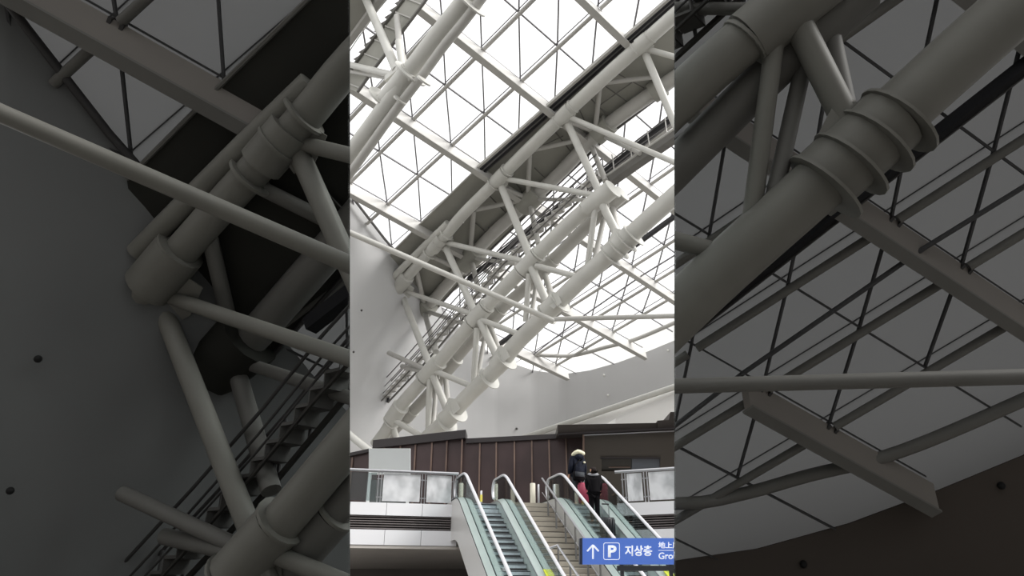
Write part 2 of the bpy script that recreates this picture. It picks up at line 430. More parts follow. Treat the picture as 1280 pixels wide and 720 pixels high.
def flight(bay, lab, pts, spec, n, dpx=8, rail=True, spec2=('V', 35.4)):
    """steep maintenance stair riding on the chord: stringers, treads, rails and posts"""
    if not bay.seen(pts): return None
    w = [bay.P(x, y, spec) for x, y in pts]
    root = thing('maintenance_stair', lab, 'stair', w[0])
    lens = [0]
    for a, b in zip(w, w[1:]): lens.append(lens[-1]+(b-a).length)
    def along(t):
        d = t*lens[-1]
        for i in range(len(w)-1):
            if d <= lens[i+1] or i == len(w)-2:
                return w[i].lerp(w[i+1], (d-lens[i])/(lens[i+1]-lens[i])), (w[i+1]-w[i]).normalized()
    D = depth(pts[0][0], pts[0][1], spec)
    wid = bay.size(10, D)
    side = Vector((-.707, -.707, 0))
    for o in (0, 1):
        ww = [p+side*wid*o for p in w]
        obj('stringer', bay.clip(sweep(ww, bay.size(2.4 if o == 0 else 1.6, D)/2, 4)), bay.m['stringer'], root)
    me = None
    for i in range(n):
        p, d = along((i+.5)/n)
        q = project(p)
        if bay.img is None and not (430 < q[0] < 850): continue
        h = bay.size(7.5, D)
        hd = Vector((d.x, d.y, 0)).normalized()
        b = bmesh.new()
        c = p+side*wid*.5+Vector((0, 0, h*.45))
        prism([c-side*wid*.5-hd*h*.75, c+side*wid*.5-hd*h*.75, c+side*wid*.5+hd*h*.35, c-side*wid*.5+hd*h*.35], (0, 0, h*.16), b)
        prism([c-side*wid*.5+hd*h*.3, c+side*wid*.5+hd*h*.3, c+side*wid*.5+hd*h*.36, c-side*wid*.5+hd*h*.36], (0, 0, h*.85), b)
        obj('tread', bay.clip(b), bay.m['tread'], root)
    if rail:
        H = bay.size(25, D)
        for hh, dd in ((1, 1.5), (.62, 1.1), (.33, 1.0)):
            ww = [p+Vector((0, 0, H*hh)) for p in w]
            obj('handrail', bay.clip(sweep(ww, bay.size(dd, D)/2, 8)), bay.m['rail'], root, True)
            ww = [p+side*wid+Vector((0, 0, H*hh)) for p in w]
            obj('handrail', bay.clip(sweep(ww, bay.size(dd, D)/2, 8)), bay.m['rail'], root, True)
        k = 9
        for i in range(k+1):
            p, d = along(min(.999, i/k))
            obj('post', bay.clip(sweep([p, p+Vector((0, 0, H))], bay.size(1.6 if i else 3.5, D)/2, 8)), bay.m['black' if i == 0 else 'rail'], root, True)
    return root

def track(bay, lab, pts, spec, bands):
    """straight guide track: several parallel rails, each (offset px, width px, material)"""
    if not bay.seen(pts): return
    (x0, y0), (x1, y1) = pts; l = math.hypot(x1-x0, y1-y0); nx, ny = -(y1-y0)/l, (x1-x0)/l
    root = thing('guide_track', lab, 'track', bay.P((x0+x1)/2, (y0+y1)/2, spec))
    for nm, o, wd, mm in bands:
        bay.tube(nm, [(x0+nx*o, y0+ny*o, spec), (x1+nx*o, y1+ny*o, spec)], wd*1.414, mm, root, seg=4)
    return root

def shell(bay, name, cols, m, botext=0):
    b = bmesh.new(); A, B = [], []
    dense = []
    for c0, c1 in zip(cols, cols[1:]):
        for k in range(6):
            t = k/6; dense.append(tuple(a+(bb-a)*t for a, bb in zip(c0, c1)))
    dense.append(cols[-1])
    rows = 8
    grid_ = []
    for (x, yt, Dt, yb, Db) in dense:
        grid_.append([b.verts.new(bay.P(x, yt+(yb-yt)*j/rows, Dt+(Db-Dt)*j/rows)) for j in range(rows+1)])
    for g0, g1 in zip(grid_, grid_[1:]):
        for j in range(rows): b.faces.new((g0[j], g1[j], g1[j+1], g0[j+1]))
    # give the shell real thickness, away from the hall
    b.normal_update(); bmesh.ops.recalc_face_normals(b, faces=b.faces)
    b.faces.ensure_lookup_table()
    f = b.faces[len(b.faces)//2]; s = 1 if (f.calc_center_median()-EYE).dot(f.normal) > 0 else -1
    b.normal_update(); off = {v: v.normal.copy()*s*.35 for v in b.verts}
    ext = bmesh.ops.extrude_face_region(b, geom=b.faces[:]); old = list(off.items())
    newv = [e for e in ext['geom'] if isinstance(e, bmesh.types.BMVert)]
    mapping = {tuple(round(c, 5) for c in v.co): o for v, o in old}
    for v in newv: v.co = v.co + mapping.get(tuple(round(c, 5) for c in v.co), Vector((0, .35, 0)))
    return struct(name, bay.clip(b), m, None, True)

# ================================================================== setting: ground, shell walls, roofs
b = bmesh.new(); prism([(-60, -60, 0), (60, -60, 0), (60, 90, 0), (-60, 90, 0)], (0, 0, -.3), b)
struct('floor', b, mat('pale_granite_floor', (122, 119, 115), .4, 0, .12, 2.5))

cols = []
for x, y in TOP:
    D = depth(x, y, ('R', 99.6)); cols.append((x, y, D, 640, D*(1.0 if x > 560 else 1.03)))
far = [(x, y, depth(x, y, ('R', 99.6)), 640, depth(x, y, ('R', 99.6))*1.03) for x, y in ((230, -20), (290, 62), (340, 125))]
shell(MID, 'wall_back', far+cols, M['shell'])
L_cols = [(x, y, D, max(500, yb), Db) for x, y, D, yb, Db in cols if x < 640]
L_cols = [(434, 240, L_cols[2][2], 500, L_cols[2][2])] + [c for c in L_cols if c[0] > 434]
shell(LEFT, 'wall_left_added_copy', L_cols, DK['shell'])
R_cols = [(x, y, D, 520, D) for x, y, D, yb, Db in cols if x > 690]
shell(RIGHT, 'wall_right_added_copy', R_cols, DKR['shell'])

EAVE = [(600, 424), (640, 438), (665, 443), (708, 445), (732, 441), (757, 434), (782, 428), (805, 420), (842, 404), (870, 391), (900, 374)]
def eave(bay, nm, m):
    b = bmesh.new(); A, B_ = [], []
    for x, y in EAVE:
        yt = next((a[1]+(c[1]-a[1])*(x-a[0])/(c[0]-a[0]) for a, c in zip(TOP, TOP[1:]) if a[0] <= x <= c[0]), 392)
        A.append(b.verts.new(bay.P(x, y-1, ('R', 112)))); B_.append(b.verts.new(bay.P(x, yt+4, ('R', 101))))
    for i in range(len(A)-1): b.faces.new((A[i], A[i+1], B_[i+1], B_[i]))
    ext = bmesh.ops.extrude_face_region(b, geom=b.faces[:])
    bmesh.ops.translate(b, verts=[e for e in ext['geom'] if isinstance(e, bmesh.types.BMVert)], vec=Vector((0, .1, .3)))
    struct(nm, bay.clip(b), m)
eave(MID, 'trim_1', M['eave']); eave(RIGHT, 'trim_added_copy_right', DKR['eave'])

def eave_pipe(bay, lab, par=None):
    o = bay.tube('eave_pipe', [(x, y, ('R', 98.6)) for x, y in EAVE[:-1]], 5, 'steel2', None, curve=True)
    tag(o, lab, 'pipe')
eave_pipe(MID, 'pale curved eave pipe running along the top of the white band')
eave_pipe(RIGHT, 'darkened copy of the curved eave pipe at far right')
for bay, pts, lab in ((MID, [(420, 222), (438, 243), (481, 299), (497, 317)], 'grey edge tube along the slanting top of the left wall'),
                      (LEFT, [(434, 238), (449, 258), (481, 299), (497, 317)], 'darkened copy of the edge tube along the slanting wall top')):
    tag(bay.tube('edge_tube', [(x, y, ('R', 98.6)) for x, y in pts], 3.4, 'rail', None), lab, 'tube')

# wall anchors
for bay, wall, spots in ((MID, 'wall_back', [(452, 388), (442, 440), (755, 469), (760, 494), (835, 438), (646, 536)]), (LEFT, 'wall_left_added_copy', [(453, 388), (442, 440)]), (RIGHT, 'wall_right_added_copy', [(755, 469), (833, 438)])):
    for x, y in spots:
        D = next(c[2]+(d[2]-c[2])*(x-c[0])/(d[0]-c[0]) for c, d in zip(cols, cols[1:]) if c[0] <= x <= d[0])
        bb = bmesh.new(); bmesh.ops.create_uvsphere(bb, u_segments=12, v_segments=8, radius=bay.size(3.0, D)/2)
        bmesh.ops.translate(bb, verts=bb.verts, vec=bay.P(x, y, D-.1))
        struct('anchor', bb, bay.m['eave'] if (x > 700 and bay is MID) else bay.m['bolt'], bpy.data.objects[wall], True)

def pane(bay, pts):
    b = bmesh.new(); b.faces.new([b.verts.new(bay.P(x, y, ('R', 99.9))) for x, y in pts]); return b
W1 = [(v, a, c, l) for v, a, c, l in (
    (BEAMS[0], -1.2, 1.96, 'short white roof beam from the top edge to the dark track, uppermost at right'),
    (BEAMS[1], -3.2, 6.6, 'white roof beam crossing above the big tubes, second from the top'),
    (BEAMS[2], -2.6, 9.4, 'white roof beam through the middle of the glass, below the flanged double tube'),
    (BEAMS[3], -1.0, 11.05, 'white roof beam starting at the left wall and ending on the far wall top'),
    (BEAMS[4], 5.5, 10.0, 'lowest white roof beam, ending on the far wall at the white band'))]
build_roof(MID, 'window_1', 'slim pale tube purlin bolted between the white roof beams of the bright glass roof', W1, 'roof purlins of the bright roof', None,
           pane(MID, [(395, -120), (930, -120), (930, 440), (860, 470), (705, 480), (600, 460), (500, 340), (395, 210)]))
build_roof(LEFT, 'window_added_copy_left', 'darkened purlin copy under the dimmed roof pane at far left', [(BEAMS[3], -.6, 2.9, 'broad darkened roof beam copy slanting across the dimmed pane at upper left')], 'purlins of the darkened left copy', None,
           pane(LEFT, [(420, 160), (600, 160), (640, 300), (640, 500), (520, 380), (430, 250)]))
build_roof(RIGHT, 'window_added_copy_right', 'darkened purlin copy under the dimmed roof pane at far right',
           [(BEAMS[1], 3.8, 7.2, 'darkened roof beam copy, corner at the upper right behind the thick tube'), (BEAMS[2], 4.5, 9.9, 'broad darkened roof beam copy descending from the large ringed node at far right'),
            (BEAMS[3], 8.2, 11.05, 'darkened roof beam copy ending on the dimmed band at lower right')], 'purlins of the darkened right copy', None,
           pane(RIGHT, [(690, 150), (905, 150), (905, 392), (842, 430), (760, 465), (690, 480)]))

# ================================================================== trusses, tracks, stays
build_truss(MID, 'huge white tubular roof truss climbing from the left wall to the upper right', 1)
build_truss(LEFT, 'darkened enlarged copy of the flanged tubular truss at far left', 0)
build_truss(RIGHT, 'darkened enlarged copy of the tubular truss with large ringed node at far right', 0)

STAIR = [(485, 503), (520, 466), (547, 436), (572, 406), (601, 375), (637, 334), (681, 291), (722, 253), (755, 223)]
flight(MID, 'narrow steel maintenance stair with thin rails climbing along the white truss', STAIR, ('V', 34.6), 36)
flight(LEFT, 'darkened copy of the maintenance stair with thin rails at far left', STAIR[:5], ('V', 34.6), 20)
flight(RIGHT, 'darkened copy of the maintenance stair behind the thick tube at far right', STAIR[5:], ('V', 34.6), 14)

TR = [('grating', -1.5, 4.2, 'steel2'), ('rubber_strip', 2.3, 3.0, 'black'), ('rail', 5, 2.0, 'rail'), ('rubber_strip', 7.4, 2.6, 'black'), ('rail', 9.6, 1.2, 'rail')]
track(MID, 'dark double guide track running along the upper edge of the white truss', ((593, 215), (868, -28)), ('R', 97.2), TR)
track(MID, 'black guide track band behind the maintenance stair handrails', ((586, 349), (860, 132)), ('V', 35.8), [('rubber_strip', 0, 6, 'black'), ('rail', 5, 1.4, 'rail'), ('rail', -5, 1.2, 'rail')])
track(MID, 'black guide track beneath the lowest thick tube, over the glass', ((624, 430), (868, 252)), ('R', 96.5), [('rubber_strip', 0, 4.6, 'black'), ('rail', 3.2, 1.2, 'rail')])
track(RIGHT, 'darkened copy of the guide track below the thick tube at far right', ((700, 383), (868, 252)), ('R', 96.5), [('rubber_strip', 0, 4.6, 'black'), ('rail', 3.2, 1.2, 'rail')])
track(LEFT, 'darkened copy of a guide track fragment beside the left partition', ((560, 375), (600, 344)), ('V', 35.8), [('rubber_strip', 0, 6, 'black')])
# dark upper catwalk beam
b1 = thing('catwalk_beam', 'dark grey catwalk beam leading up and right from the capped tube ends', 'catwalk', MID.P(800, 200, ('V', 34.3)))
MID.tube('beam', [(757, 230, ('V', 34.3)), (800, 200, ('V', 34.3)), (868, 153, ('V', 34.3))], 17, 'stringer', b1, seg=4)
MID.tube('kerb', [(757, 221, ('V', 34.0)), (800, 191, ('V', 34.0)), (868, 144, ('V', 34.0))], 4, 'steel2', b1, seg=6)
for hh in (9, 18):
    MID.tube('handrail', [(742, 236-hh, ('V', 34.6)), (800, 190-hh, ('V', 34.6)), (868, 143-hh, ('V', 34.6))], 1.3, 'rail', b1, seg=6)
for x in (768, 790, 812, 834):
    yy = 190-(x-800)*.69; MID.tube('post', [(x, yy+3, ('V', 34.5)), (x-3, yy-19, ('V', 34.5))], 1.6, 'steel2', b1, seg=6)

tag(MID.tube('stay_tube', [(400, 273, 29), (438, 291, 30), (692, 401, ('V', 32.3))], 7.6, 'steel', None), 'long pale stay tube crossing in front of the truss from the left wall', 'stay tube')
tag(MID.tube('stay_tube', [(692, 399, ('V', 32.3)), (842, 395, 31), (880, 393.5, 30)], 6.4, 'steel2', None), 'pale stay tube running level to the right from the lowest thick tube', 'stay tube')
tag(LEFT.tube('stay_tube', [(430, 287, 29.6), (438, 291, 30), (692, 401, ('V', 32.3))], 7.6, 'steel', None), 'darkened copy of the stay tube crossing the wall at far left', 'stay tube')
tag(RIGHT.tube('stay_tube', [(692, 399, ('V', 32.3)), (842, 395, 31), (880, 393.5, 30)], 6.4, 'steel2', None), 'darkened copy of the stay tube running level across the far right', 'stay tube')
for bay, w in ((MID, 'thin grey tie rod strung under the beams near the white band'), (RIGHT, 'darkened copy of the thin tie rod under the beams at far right')):
    tag(bay.tube('tie_rod', [(667, 443, ('R', 97)), (732, 393, ('R', 97)), (803, 344, ('R', 97)), (842, 320, ('R', 97)), (870, 302, ('R', 97))], 2.0, 'bar', None, seg=8), w, 'rod')

# second truss at the upper left
ta = thing('roof_truss', 'nearer white truss with flanged double tube in the upper left', 'roof truss', at(500, 100, 26))
VA = ('V', 15.5)
def TA(name, pts, d, mm='steel', s=VA, **k): return MID.tube(name, [(x, y, s) for x, y in pts], d, mm, ta, **k)
TA('chord', [(395, 248), (438, 193), (480, 137), (513, 89), (549, 42), (580, 3), (606, -32)], 23, curve=True)
TA('chord', [(405, 262), (452, 197), (490, 144), (526, 97), (556, 56), (580, 27), (608, -10)], 12, 'steel2', ('V', 15.7), curve=True)
for p, q, d in (((480, 124), (488, 113), 44), ((513, 92), (520, 82), 46), ((589, 4), (596, -5), 46), ((530, 101), (534, 95), 20), ((500, 125), (504, 119), 18)):
    MID.ring('flange_ring', (p[0], p[1], VA), (q[0], q[1], VA), d, 2.2, 'steel', ta)
TA('node_sleeve', [(482, 128), (514, 88)], 28)
TA('brace', [(455, -6), (478, 46), (496, 88)], 11); TA('brace', [(425, 78), (438, 81), (492, 94)], 7.5); TA('brace', [(425, 87), (492, 99)], 5, 'steel2', ('V', 15.9))
TA('brace', [(496, 20), (499, 55), (507, 85)], 8, 'steel2', ('V', 15.9)); TA('brace', [(498, 52), (503, 84), (516, 100)], 9)
TA('gusset_plate', [(484, 100), (500, 86)], 12, seg=4)
fa = [(425, 106), (445, 78), (470, 45), (500, 5), (520, -22)]
ca = thing('maintenance_stair', 'dark underside of a maintenance stair beside the double tube, upper left', 'stair', at(470, 50, 29))
VS = ('V', 16.3)
for o in (0, 1):
    MID.tube('stringer', [(x+o*22, y+o*9, VS) for x, y in fa], 4.5, 'stringer', ca, seg=4)
bb = bmesh.new(); wa = [MID.P(x+1, y+1, ('V', 16.38)) for x, y in fa]; wb = [MID.P(x+21, y+9, ('V', 16.38)) for x, y in fa]
for i in range(len(fa)-1):
    vs_ = [bb.verts.new(p) for p in (wa[i], wa[i+1], wb[i+1], wb[i])]; bb.faces.new(vs_)
ext = bmesh.ops.extrude_face_region(bb, geom=bb.faces[:]); bmesh.ops.translate(bb, verts=[e for e in ext['geom'] if isinstance(e, bmesh.types.BMVert)], vec=(.04, .06, .05))
obj('soffit_sheet', bb, M['soffit'], ca)
for i in range(14):
    t = i/13; x, y = 428+(512-428)*t, 101+(-12-101)*t
    prismp = [MID.P(x-6, y-1, ('V', 16.4)), MID.P(x+2, y-6, ('V', 16.4)), MID.P(x+3, y+2, ('V', 16.4))]
    obj('tread', prism(prismp, (.5, .5, 0)), M['stringer'], ca)
    if i % 2 == 0: MID.tube('cross_plate', [(x+2, y+1, VS), (x+22, y+9, VS)], 2.2, 'steel2', ca, seg=4)
# deck corner of that truss
dk = thing('walkway_deck', 'grey walkway deck corner at the top left above the stair', 'deck', at(450, 15, 27))
pl = [MID.P(x, y, ('R', 97)) for x, y in ((400, 100), (476, -4), (440, -40), (385, -40), (380, 60))]
obj('soffit_sheet', prism(pl, NU*.12), M['soffit'], dk)
MID.tube('edge_beam', [(400, 100, ('R', 96.5)), (438, 50, ('R', 96.5)), (476, -2, ('R', 96.5)), (492, -24, ('R', 96.5))], 11, 'steel2', dk, seg=4)
MID.tube('handrail', [(425, 82, ('R', 96)), (446, 50, ('R', 96)), (480, 2, ('R', 96)), (500, -26, ('R', 96))], 1.4, 'steel', dk, seg=6)
# ================================================================== landing, fascia, lower hall
ZL, ZS = 1.6+2.45, 1.6+1.297                       # landing floor and its underside
mw = mat('white_fascia_panel', (238, 238, 241), .6, 0, .01, .5)
mslat = mat('grey_grille_slat', (104, 97, 96), .6, 0, .15, 6)
mdark = mat('dark_grille_back', (24, 22, 22), .9)
msof = mat('dark_soffit_sheet', (196, 190, 184), .6, 0, .04, .6)
mcor = mat('dark_brown_weathered_steel', (66, 51, 51), .42, .15, .22, .9, spec=.5)
mrib = mat('brown_rib_with_highlight', (120, 100, 90), .35, .3, .3, 1.5)  # light reflected on the seams is painted in as tan
mblk = mat('umber_grey_cladding', (66, 60, 54), .5, .1, .08, .5)
mcap = mat('dark_brown_coping', (46, 41, 42), .5, .1, .1, .8)
msteel = mat('brushed_stainless', (190, 190, 194), .28, .85, .05, 6)
mclad = mat('white_enamel_cladding', (206, 205, 203), .35, .05, .03, .6)
mmint = mat('pale_mint_aluminium', (204, 214, 210), .32, .3, .04, 2)
mstep = mat('blue_grey_step_metal', (176, 184, 190), .5, .2, .12, 5)
mrise = mat('dark_ribbed_riser', (196, 206, 211), .6, 0, .18, 9)
mstone = mat('tan_stone_stair', (164, 156, 144), .7, 0, .08, 3)
mstepshade = mat('painted_nosing_shade', (70, 66, 60), .7)
mglass = glass_mat('balustrade_glass', (.7, .75, .75), .06, .02, gain=.2)
mglass2 = glass_mat('reflection_painted_glass', (.62, .66, .67), .34, .03, (.92, .93, .96))
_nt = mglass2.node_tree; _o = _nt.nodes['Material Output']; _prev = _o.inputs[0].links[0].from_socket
_d = _nt.nodes.new('ShaderNodeBsdfDiffuse'); _d.inputs[0].default_value = (.93, .94, .96, 1)  # white diffuse painted in for bright reflections on the panes
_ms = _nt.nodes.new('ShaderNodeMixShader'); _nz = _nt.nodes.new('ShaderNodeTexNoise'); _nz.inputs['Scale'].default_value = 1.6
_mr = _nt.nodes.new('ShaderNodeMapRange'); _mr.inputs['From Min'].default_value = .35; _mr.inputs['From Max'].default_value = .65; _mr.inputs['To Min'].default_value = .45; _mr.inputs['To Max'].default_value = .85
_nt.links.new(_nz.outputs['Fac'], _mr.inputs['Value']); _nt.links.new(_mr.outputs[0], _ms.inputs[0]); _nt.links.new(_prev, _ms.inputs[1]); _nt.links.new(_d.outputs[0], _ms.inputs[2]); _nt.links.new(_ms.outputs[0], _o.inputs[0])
mpost = mat('grey_steel_post', (120, 118, 116), .5, .3)
mrub = mat('black_rubber', (26, 26, 28), .6)
mhand = mat('silver_grey_handrail', (218, 218, 222), .35, .25, .05, 5)

ANG = math.radians(15.6)
H_ = Vector((-math.sin(ANG), math.cos(ANG), 0)); W_ = Vector((math.cos(ANG), math.sin(ANG), 0))
TL = at(606.5, 592, 20.0); TL.z = ZL
TR_ = at(726.5, 592, 20.1); TR_.z = ZL
lf = [on_z(420, 626.5, ZL), on_z(438, 627, ZL), on_z(572, 631, ZL)]
rf = [on_z(771, 629.3, ZL), on_z(842, 626, ZL), on_z(862, 625, ZL)]

# landing slab
front = lf + [TL - W_*.82 + H_*1.2, TL + W_*.82 + H_*1.2, TR_ - W_*.82 + H_*1.2, TR_ + W_*.82+H_*1.2] + rf
slab = front + [Vector((12, 40, ZL)), Vector((-9, 40, ZL))]
slab[0:0] = []
pb = prism([(p.x, p.y+.3, ZL-.02) for p in slab], (0, 0, -(ZL-ZS)+.03))
struct('floor_landing', pb, mat('pale_landing_floor', (168, 165, 160), .4, 0, .06, 1))
# underside and lower back wall
sofp = lf + [Vector((TL.x, TL.y+2.2, 0)), Vector((3, 23.5, 0))] + rf + [Vector((12, 38, 0)), Vector((-12, 38, 0))]
struct('ceiling', prism([(p.x, p.y+.02, ZS-.012) for p in sofp], (0, 0, -.08)), msof)
struct('wall_lower', prism([(-14, 37, 0), (14, 37, 0), (14, 37, ZS-.1), (-14, 37, ZS-.1)], (0, .3, 0)), mat('dark_lower_wall', (110, 104, 100), .8, 0, .08, .5))

def band(name, pts, z0, z1, m, gap=.012, depth_=.12, n=3):
    b = bmesh.new()
    for p, q in zip(pts, pts[1:]):
        d = (q-p); L = d.length; d = d/L; nrm = Vector((-d.y, d.x, 0))
        k = n if L > 2 else 1
        for i in range(k):
            a = p+d*(L*i/k+gap/2); c = p+d*(L*(i+1)/k-gap/2)
            prism([(a.x, a.y, z0), (c.x, c.y, z0), (c.x, c.y, z1), (a.x, a.y, z1)], nrm*depth_, b)
    return struct(name, b, m)
band('trim_3', lf, 1.6+2.10, ZL, mw); band('trim_4', lf, ZS, 1.6+1.705, mw)
band('trim_5', rf, 1.6+2.10, ZL, mw); band('trim_6', rf, ZS, 1.6+1.705, mw)
def grille(lab, pts):
    g = thing('vent_grille', lab, 'vent', (pts[1].x, pts[1].y, 1.6+1.7))
    b = bmesh.new()
    for p, q in zip(pts, pts[1:]):
        d = (q-p).normalized(); nrm = Vector((-d.y, d.x, 0))
        prism([(p.x+nrm.x*.11, p.y+nrm.y*.11, 1.6+1.705), (q.x+nrm.x*.11, q.y+nrm.y*.11, 1.6+1.705), (q.x+nrm.x*.11, q.y+nrm.y*.11, 1.6+2.1), (p.x+nrm.x*.11, p.y+nrm.y*.11, 1.6+2.1)], nrm*.05, b)
    obj('backing', b, mdark, g)
    for k in range(6):
        z = 1.6+1.738+k*.066
        b = bmesh.new()
        for p, q in zip(pts, pts[1:]):
            d = (q-p).normalized(); nrm = Vector((-d.y, d.x, 0))
            bar3(p+nrm*.05+Vector((0, 0, z-p.z)), q+nrm*.05+Vector((0, 0, z-q.z)), 0.045, .024, nrm*.3+Vector((0, 0, 1)), b)
        obj('slat', b, mslat, g)
grille('dark slatted vent grille in the white balcony front left of the escalators', lf)
grille('dark slatted vent grille in the white balcony front right of the escalators', rf)

# glass balustrades on the landing edge
def balustrade(lab, pts, posts, gl):
    g = thing('glass_balustrade', lab, 'balustrade', (pts[1].x, pts[1].y, ZL))
    up_ = Vector((0, 0, 1))
    pth = [p+up_*.9 for p in pts]
    obj('handrail', sweep(pth, .045, 12), msteel, g, True)
    pp = [on_z(x, y, ZL) for x, y in posts]
    ln = pts
    for p in pp:
        b = bmesh.new(); d = (pts[-1]-pts[0]).normalized(); nrm = Vector((-d.y, d.x, 0))
        for s_ in (-1, 1):
            box(b, p+d*.045*s_+nrm*.06+up_*.45, (.022, .07, .9), Matrix.Rotation(math.atan2(d.y, d.x), 3, 'Z'))
        box(b, p+nrm*.06+up_*.68, (.16, .03, .03), Matrix.Rotation(math.atan2(d.y, d.x), 3, 'Z'))
        box(b, p+nrm*.06+up_*.16, (.16, .03, .03), Matrix.Rotation(math.atan2(d.y, d.x), 3, 'Z'))
        obj('post', b, msteel, g)
    ends = [pts[0]]+pp+[pts[-1]]
    for i, (a, c) in enumerate(zip(ends, ends[1:])):
        if (c-a).length < .25: continue
        d = (c-a).normalized(); nrm = Vector((-d.y, d.x, 0))
        a2, c2 = a+d*.1, c-d*.1
        obj('glass_pane', prism([a2+nrm*.03+up_*.05, c2+nrm*.03+up_*.05, c2+nrm*.03+up_*.84, a2+nrm*.03+up_*.84], nrm*.012), gl[min(i, len(gl)-1)], g)
    return g
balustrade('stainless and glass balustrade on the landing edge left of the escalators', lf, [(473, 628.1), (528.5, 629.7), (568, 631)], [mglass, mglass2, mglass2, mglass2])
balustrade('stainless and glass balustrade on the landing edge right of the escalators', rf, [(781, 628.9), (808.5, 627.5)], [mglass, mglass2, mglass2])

# brown standing-seam wall, its copings and the block at the right
wb = [(468, 24.6), (500, 24.4), (541, 24.2), (582, 24.0), (640, 23.8), (700, 23.6), (731, 23.5)]
def top_y(x): return 556+(541-556)*(x-468)/(582-468) if x < 582 else 549+(541.5-549)*(x-582)/(731-582)
b = bmesh.new()
for (x0, d0), (x1, d1) in zip(wb, wb[1:]):
    p, q = at(x0, top_y(x0), d0), at(x1, top_y(x1), d1)
    p0 = Vector((p.x, p.y, ZL)); q0 = Vector((q.x, q.y, ZL))
    prism([p0, q0, q, p], (0, .25, 0), b)
struct('wall_center', b, mcor)
rb = bmesh.new()
for x in (481, 501, 520, 540.5, 559, 578, 600, 620.5, 643, 664.5, 686, 707):
    D = next(d0+(d1-d0)*(x-x0)/(x1-x0) for (x0, d0), (x1, d1) in zip(wb, wb[1:]) if x0 <= x <= x1)-.02
    p = at(x, top_y(x)+2, D); box(rb, ((p.x), p.y-.03, (p.z+ZL)/2), (.05, .07, p.z-ZL))
struct('rib', rb, mrib, bpy.data.objects['wall_center'])
def coping(name, a, c, h, dep, over=.12, lab=None):
    p, q = at(*a), at(*c)
    return struct(name, prism([p-Vector((0, over, 0)), q-Vector((0, over, 0)), q-Vector((0, over, h)), p-Vector((0, over, h))], (0, dep, 0)), mcap)
coping('trim_7', (467, 551, 24.6), (582.5, 537.8, 24.0), .29, 1.0)
coping('trim_8', (582.5, 549, 24.0), (699, 543, 23.6), .16, .6)
# lower dark wall at the left edge
p, q = at(425, 571, 24.8), at(462, 562.5, 24.7)
struct('wall_corner', prism([(p.x, p.y, ZL), (q.x, q.y, ZL), q, p], (0, .25, 0)), mcor)
rb = bmesh.new()
for x in (441, 455):
    p = at(x, 572, 24.7); box(rb, (p.x, p.y-.03, (p.z+ZL)/2), (.05, .07, p.z-ZL))
struct('rib', rb, mrib, bpy.data.objects['wall_corner'])
coping('trim_9', (425, 569.5, 24.8), (462, 561.5, 24.7), .12, .5)

# block at the right: face, window recess, copings
D0 = 22.6
kb = thing('brown_block', 'dark brown clad block with a window band behind the right escalator', 'building block', on_z(790, 634, ZL)+Vector((0, 1.5, 0)))
def face_poly(x0, y0, x1, y1, D=D0, dep=.2):
    return prism([at(x0, y0, D), at(x1, y0, D), at(x1, y1, D), at(x0, y1, D)], (0, dep, 0))
zb = [at(x, 640, D0) for x in (729, 870)]
b = bmesh.new()
P0, P1 = at(729, 541, D0), at(870, 532, D0-.1)
Wl, Wr, Wt, Wb_ = 752, 825, 572.5, 589
def quad(pts): prism([at(*p) for p in pts], (0, .3, 0), b)
for x0, y0, x1, y1 in ((729, 540.5, 752, 650), (752, 539, 825, 572), (825, 534, 870, 650), (752, 589, 825, 650)):
    prism([at(x0, y0, D0), at(x1, y0, D0), at(x1, y1, D0), at(x0, y1, D0)], (0, .3, 0), b)
obj('wall', b, mblk, kb)
obj('window', face_poly(751, 571, 790, 590, D0+.12, .1), mat('dark_olive_window', (38, 34, 28), .3, 0, .2, 2), kb)
obj('panel', face_poly(790, 571, 826, 590, D0+.06, .1), mat('slate_blue_panel', (84, 88, 96), .5, 0, .06, 2), kb)
obj('window_head', face_poly(751, 571.4, 826, 573, D0-.06, .1), mcap, kb)
obj('window_bar', face_poly(761, 583.6, 788, 584.4, D0+.08, .05), mrib, kb)
obj('corner_trim', face_poly(728.4, 543, 730.6, 640, D0-.05, .1), mrib, kb)
mc = mat('dark_umber_coping', (56, 50, 46), .5, 0, .1, 1)
obj('coping', prism([at(697, 531, D0), at(822, 528.5, D0), at(824, 535.5, D0), at(697, 541, D0)], (0, 1.6, 0)), mc, kb)
obj('coping', prism([at(698, 541.3, D0-.1), at(870, 532.8, D0-.2), at(870, 535, D0-.2), at(698, 543.8, D0-.1)], (0, .4, 0)), mcap, kb)
obj('coping', prism([at(822, 525.6, D0-.05), at(836, 525, D0-.05), at(838, 515, D0-.05), at(870, 513, D0-.05), at(870, 533, D0-.05), at(822, 535, D0-.05)], (0, 1.2, 0)), mc, kb)
obj('lip', prism([at(730, 543.5, D0-.15), at(870, 537, D0-.2), at(870, 537.8, D0-.2), at(730, 544.4, D0-.15)], (0, .1, 0)), msteel, kb)

